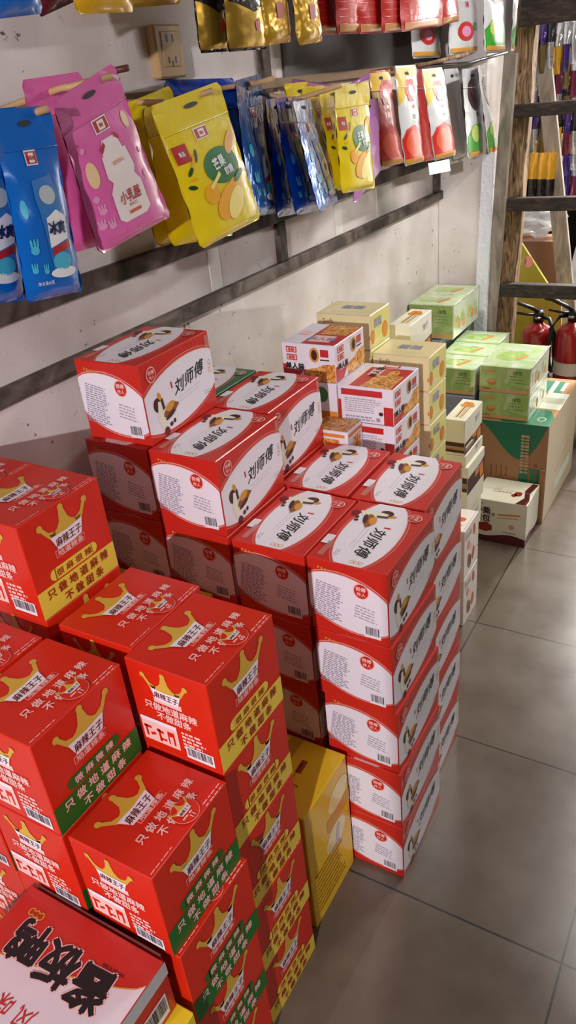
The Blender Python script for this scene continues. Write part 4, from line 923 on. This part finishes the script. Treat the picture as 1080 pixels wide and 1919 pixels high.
# ------------------------------------------------------------------ right-hand end: strip, boards, post and rack
def slab(name, pts4, dep, m_, label, cat, parent=None):
    """a board given by its four front corners (3D), pushed back by dep along +y"""
    O = V(pts4[3]); mb = MB(); A = [V(p) - O for p in pts4]; B = [a + V((0, dep, 0)) for a in A]
    mb.add(A + B, [[3, 2, 1, 0], [4, 5, 6, 7], [0, 1, 5, 4], [1, 2, 6, 5], [2, 3, 7, 6], [3, 0, 4, 7]], m_)
    o = mb.build(name, parent); o.location = O
    if label: tag(o, label, cat)
    return o
def ypts(l, y): return [on_y(px, py, y) for px, py in l]
def extend_down(P4, z):
    a, b, c, d = P4; k = lambda t, q: t + (q - t) * ((t.z - z) / (t.z - q.z)); return [a, b, k(b, c), k(a, d)]
slab('wrapped_pole', extend_down(ypts([(905, 290), (925, 288), (911, 600), (889, 600)], 3.225), .0), .02, mk('white_film', (226, 228, 238), .25, coat=.7, bump=.4), 'tall white plastic wrapped strip at the wall corner', 'strip')
slab('grey_board', extend_down(ypts([(945, 100), (968, 100), (928, 600), (909, 600)], 3.25), .0), .03, PALEW, 'grey upright board between white strip and wooden post', 'board')
def post_bm():
    mb = MB(); q = ypts([(976, -60), (1014, -60), (962, 600), (920, 600)], 3.33); q = extend_down(q, 0)
    n = 14; vs = []; rg = random.Random(4); O = (q[2] + q[3]) / 2
    for j in range(n + 1):
        t = j / n; a = q[3].lerp(q[0], t); b = q[2].lerp(q[1], t); jx = rg.uniform(-.005, .005)
        vs += [a + V((jx, 0, 0)) - O, b + V((rg.uniform(-.006, .004), 0, 0)) - O, b + V((0, .05, 0)) - O, a + V((0, .05, 0)) - O]
    fs = []
    for j in range(n):
        for k in range(4): fs.append([j * 4 + k, j * 4 + (k + 1) % 4, (j + 1) * 4 + (k + 1) % 4, (j + 1) * 4 + k])
    fs += [[3, 2, 1, 0], [n * 4, n * 4 + 1, n * 4 + 2, n * 4 + 3]]
    mb.add(vs, fs, WOOD); return mb, O
mb, O = post_bm(); rk = bpy.data.objects.new('wooden_rack', None); COL.objects.link(rk); rk.location = O; tag(rk, 'rough wooden post with dark cross rails at the right edge', 'rack')
po = mb.build('post', rk)
for (p1, p2, th) in (((972, 206), (1095, 200), .045), ((962, 380), (1095, 382), .050), ((950, 540), (1095, 548), .055), ((990, 15), (1095, 15), .09)):
    a, b2 = on_y(*p1, 3.31), on_y(*p2, 3.31); a2 = a + V((-.02, 0, 0)); z = (a.z + b2.z) / 2
    mb = MB(); mb.box(a2.x, 3.28, z - th / 2, -.50, 3.325, z + th / 2, DWOOD, .003); o = mb.build('cross_rail', rk); o.location = -V(rk.location)
mb = MB(); mb.box(-.54, 3.285, 0, -.50, 3.33, 2.2, WOOD, .003); o = mb.build('post', rk); o.location = -V(rk.location)
mb = MB(); mb.box(-.90, 3.34, .285, -.50, 3.75, .31, DWOOD, .002)
for x in (-.89, -.54): mb.box(x, 3.36, 0, x + .03, 3.39, .285, DWOOD, .002); mb.box(x, 3.70, 0, x + .03, 3.73, .285, DWOOD, .002)
o = mb.build('low_bench'); tag(o, 'dark low bench carrying the fire extinguishers', 'bench')
slab('leaning_board', extend_down(ypts([(1002, 85), (1030, 80), (1075, 545), (1045, 545)], 3.80), .02), .025, PALEW, 'long pale grey board leaning behind the rack rails', 'board')

# fire extinguishers
def extinguisher(x, y, z, r, h, rot, label, hs=1):
    t = bpy.data.objects.new('fire_extinguisher', None); COL.objects.link(t); t.location = (x, y, z); t.rotation_euler.z = rot; tag(t, label, 'fire extinguisher')
    mb = MB(); mb.lathe([(0, 0), (r * .9, 0), (r, .012), (r, h * .80), (r * .93, h * .88), (r * .70, h * .95), (r * .38, h), (r * .3, h + .012), (0, h + .012)], EXR); mb.build('cylinder', t)
    mb = MB(); mb.lathe([(r + .0008, h * .16), (r + .0008, h * .38)], mk('ext_label', (206, 200, 192), .4)); mb.build('label_band', t)
    mb = MB(); mb.lathe([(0, h + .01), (r * .36, h + .01), (r * .36, h + .045), (r * .22, h + .06), (0, h + .06)], RUB, n=16); mb.box(-.012, -.02, h + .03, .012, .05, h + .055, RUB, .003); mb.build('valve', t)
    mb = MB(); mb.tube([(0, -.01, h + .055), (-.03, -.02, h + .075), (-.09, -.03, h + .10), (-.12, -.03, h + .10)], [.008, .009, .008, .006], RUB); mb.build('upper_lever', t)
    mb = MB(); mb.tube([(0, 0, h + .04), (-.04, -.02, h + .045), (-.10, -.03, h + .055)], .006, RUB); mb.build('lower_lever', t)
    mb = MB(); mb.tube([(hs * a, b_, c) for a, b_, c in ((.02, 0, h + .03), (.05, -.03, h + .03), (.075, -.055, h - .02), (r + .012, -.05, h * .5), (r + .012, -.03, h * .25), (r + .012, 0, .03))], .009, RUB); mb.build('hose', t)
    mb = MB(); mb.lathe([(0, 0), (.014, 0), (.014, .008), (0, .009)], STEEL, (0, -.025, h + .028), 12); mb.build('gauge', t)
    return t
extinguisher(-.815, 3.47, .311, .070, .235, .1, 'red fire extinguisher with black lever, left one behind green cartons')
extinguisher(-.655, 3.42, .311, .069, .262, -.2, 'red fire extinguisher with white label band, at right edge', -1)

# things behind the rack
def backpack_row(y, specs, m_hi, m_lo, group, desc):
    for i, (px, py, w, h) in enumerate(specs):
        T = on_y(px, py, y); mb = MB(); nu, nv = 6, 9
        for side in (1, -1):
            vs = []
            for j in range(nv + 1):
                for k in range(nu + 1):
                    u = k / nu - .5; v = j / nv; e = max(0, 1 - (2 * abs(u)) ** 2.2); vs.append((u * w * (.8 + .2 * (1 - v)), side * -.014 * e * math.sin(math.pi * min(1, v * 1.05 + .0)) - .001 * side, -v * h))
            fs = []
            for j in range(nv):
                for k in range(nu):
                    q = [j * (nu + 1) + k, (j + 1) * (nu + 1) + k, (j + 1) * (nu + 1) + k + 1, j * (nu + 1) + k + 1]; fs.append(q if side == 1 else q[::-1])
            half = nu * int(nv * .55); mb.add(vs, fs[:half], m_hi[i % len(m_hi)], True); mb.add(vs, fs[half:], m_lo[i % len(m_lo)], True)
        o = mb.build('hanging_sachet'); o.location = T; o.rotation_euler.z = random.uniform(-.25, .25); tag(o, f'{desc}, {CNT[i]} from left', 'sachet', group)
CNT = ['first', 'second', 'third', 'fourth', 'fifth', 'sixth', 'seventh', 'eighth', 'ninth', 'tenth']
fs_ = foil('silver_bright', (220, 224, 232), .8, .16); fp = foil('purple', (70, 44, 120), .5, .2); fo = foil('olive', (120, 100, 50), .4, .25); fk = foil('black2', (24, 20, 24), .3, .25); fw = foil('wine', (110, 30, 60), .3, .25); fgold = foil('gold2', (216, 164, 40), .4, .25)
def row(y, x0, x1, n, py, w, h, hi, lo, group, desc, off=0):
    backpack_row(y, [(x0 + (x1 - x0) * i / (n - 1), py + off * i, w, h) for i in range(n)], hi, lo, group, desc)
row(3.75, 966, 1034, 5, 286, .050, .24, [fgold], [fk], 'yellow and black sachets', 'yellow and black sachet below middle rail')
SR = random.Random(12)
PAL = [fs_, fo, fp, fk, fw, fs_, fk, fs_, fo, fgold]
for r_i, (yy, py, nm) in enumerate(((3.80, 38, 'top'), (3.92, 92, 'second'), (4.02, 140, 'third'), (3.92, 208, 'fourth'), (4.12, 250, 'fifth'))):
    n = 9; hi = [SR.choice(PAL) for _ in range(n)]; lo = [SR.choice(PAL) for _ in range(n)]
    backpack_row(yy, [(960 + 15 * i, py + SR.uniform(-5, 5), SR.uniform(.032, .036), SR.uniform(.15, .19)) for i in range(n)], hi, lo, nm + ' row of foil sachets', f'small foil sachet in {nm} hanging row behind rack')
backpack_row(4.2, [(1052 + 14 * i, 292, .034, .20) for i in range(3)], [fs_, fp], [fw, fp], 'right sachets', 'small wine coloured sachet right of leaning board')
def art_lemon(F, w, d, h):
    f = F['front']; f.ell(w * .38, h * .42, .03, .035, PINK, 1); f.text('柠檬', w * .16, h * .45, .05, mk('lime', (0, 0, 0)), 1); f.rect(w * .5, h * .2, w * .5, .02, mk('olive_ink', (0, 0, 0)), 1)
# yellow-green carton with a slanting torn edge
y0 = 3.62; q = extend_down(ypts([(958, 425), (1052, 572), (1052, 640), (952, 640)], y0), .311)
O = q[3]; mb = MB(); A = [p - O for p in q]; B = [a + V((0, .02, 0)) for a in A]
mb.add(A + B, [[3, 2, 1, 0], [4, 5, 6, 7], [0, 1, 5, 4], [1, 2, 6, 5], [2, 3, 7, 6], [3, 0, 4, 7]], mk('lemon_carton', (164, 156, 46), .5, coat=.2, scale=8, var=.2))
f = Face(mb, (0, 0, .30), (1, 0, 0), (0, 0, 1), 1, 1); f.ell(.075, .17, .020, .026, PINK, 1); f.rect(.085, .07, .09, .014, mk('olive_ink', (0, 0, 0)), 1); f.text('柠檬', .035, .17, .034, mk('lime', (0, 0, 0)), 1)
o = mb.build('torn_carton_side'); o.location = O; tag(o, 'yellow green cardboard side with slanted torn edge behind the rack', 'cardboard')
a, b2 = on_y(996, 452, 3.9), on_y(1050, 452, 3.9)
plain_carton('shipping_carton', a.x - .25, 3.9, .33, b2.x, 4.08, a.z, mk('brown_carton', (128, 88, 66), .7), 'plain brown carton behind the yellow green cardboard')
mb = MB(); mb.box(-1.3, 3.88, .30, -.60, 4.33, .328, DWOOD, .002)
for x in (-1.25, -.66): mb.box(x, 3.9, 0, x + .04, 3.94, .30, DWOOD, .002); mb.box(x, 4.28, 0, x + .04, 4.32, .30, DWOOD, .002)
o = mb.build('back_bench'); tag(o, 'dark bench carrying the plain brown carton', 'bench')
# crumpled clear bags on it
def crumple(px, py, y, rx, rz, label, seed):
    bm = bmesh.new(); bmesh.ops.create_icosphere(bm, subdivisions=4, radius=1); rg = random.Random(seed); dirs = [V((rg.uniform(-1, 1), rg.uniform(-1, 1), rg.uniform(-1, 1))).normalized() for _ in range(14)]
    for v in bm.verts:
        k = 1 + sum(.06 * math.sin(9 * v.co.dot(d_) + i) for i, d_ in enumerate(dirs)); v.co = V((v.co.x * rx * k, v.co.y * .06 * k, v.co.z * rz * k))
    mb = MB(); mb.frombm(bm, mk('clear_plastic', (225, 228, 232), .12, coat=1, alpha=.55, bump=.5, bscale=20)); o = mb.build('plastic_bag'); o.location = on_y(px, py, y); tag(o, label, 'plastic bag')
crumple(1004, 414, 3.99, .125, .060, 'crumpled clear plastic bag on top of plain brown carton', 1)
crumple(1092, 532, 4.20, .070, .190, 'crumpled clear plastic bag at right edge behind the rack', 2)
# a further dark shelf unit closing the view
mb = MB(); mb.box(-1.6, 4.75, 0, -.78, 4.80, 2.4, mk('dark_backing', (38, 34, 34), .7), 0)
for z in (.5, 1.0, 1.45, 1.9, 2.37): mb.box(-1.6, 4.35, z, -.78, 4.75, z + .03, DWOOD, .002)
for x in (-1.6, -.82): mb.box(x, 4.35, 0, x + .04, 4.75, 2.4, DWOOD, .002)
o = mb.build('back_shelf'); tag(o, 'dark shelf unit at the far end behind the hanging sachets', 'shelf')

# ------------------------------------------------------------------ lights
def area(name, loc, target, sx, sy, power, col=(1, 1, 1), spread=180):
    L = bpy.data.lights.new(name, 'AREA'); L.shape = 'RECTANGLE'; L.size = sx; L.size_y = sy; L.energy = power; L.color = col; L.spread = math.radians(spread)
    o = bpy.data.objects.new(name, L); COL.objects.link(o); o.location = loc
    o.rotation_euler = (V(target) - V(loc)).to_track_quat('-Z', 'Y').to_euler(); return o
area('doorway_lamp', (.35, -2.6, 1.95), (-.8, 1.1, .7), .06, .06, 104, (1, .93, .97))
def tube_lamp(x, y, z, L_, label, power, glow=14):
    t = bpy.data.objects.new('tube_lamp', None); COL.objects.link(t); t.location = (x, y, z); tag(t, label, 'lamp')
    E = bpy.data.materials.get('lamp_glow')
    if not E:
        E = bpy.data.materials.new('lamp_glow'); E.use_nodes = True; b = E.node_tree.nodes['Principled BSDF']; b.inputs['Emission Color'].default_value = (1, .98, .94, 1); b.inputs['Emission Strength'].default_value = 22
    mb = MB(); mb.tube([(0, -L_ / 2, 0), (0, L_ / 2, 0)], .016, E, 10); mb.build('tube', t)
    mb = MB(); mb.box(-.03, -L_ / 2 - .02, .02, .03, L_ / 2 + .02, .06, PALE, .003); mb.build('housing', t)
    for s_ in (-1, 1):
        mb = MB(); mb.tube([(0, s_ * L_ * .4, .06), (0, s_ * L_ * .4, 2.9 - z)], .004, STEEL, 6); mb.build('hanging_rod', t)
    area('tube_light', (x, y, z - .03), (x, y, 0), .06, L_, power, (1, .97, .92))
tube_lamp(.05, 3.0, 2.20, 1.2, 'white tube lamp hanging beyond the aisle near the far cartons', 31)
tube_lamp(-.3, 4.9, 1.95, 1.2, 'white tube lamp hanging behind the rear rack', 125)
tube_lamp(-2.2, 4.6, 2.45, 1.2, 'white tube lamp hanging far left behind the rack', 40)
tube_lamp(1.5, 1.2, 2.10, 1.2, 'added white tube lamp, unseen over the aisle, for glints on pouches', 6)  # unseen lamp added to put glints on the foil pouches
w = bpy.data.worlds.new('world'); SC.world = w; w.use_nodes = True; w.node_tree.nodes['Background'].inputs[0].default_value = (.9, .95, 1, 1); w.node_tree.nodes['Background'].inputs[1].default_value = .08

SC.view_settings.view_transform = 'Standard'; SC.view_settings.look = 'None'; SC.view_settings.gamma = 1; SC.view_settings.use_curve_mapping = False
SC.view_settings.exposure = 0.1
bpy.context.view_layer.update()
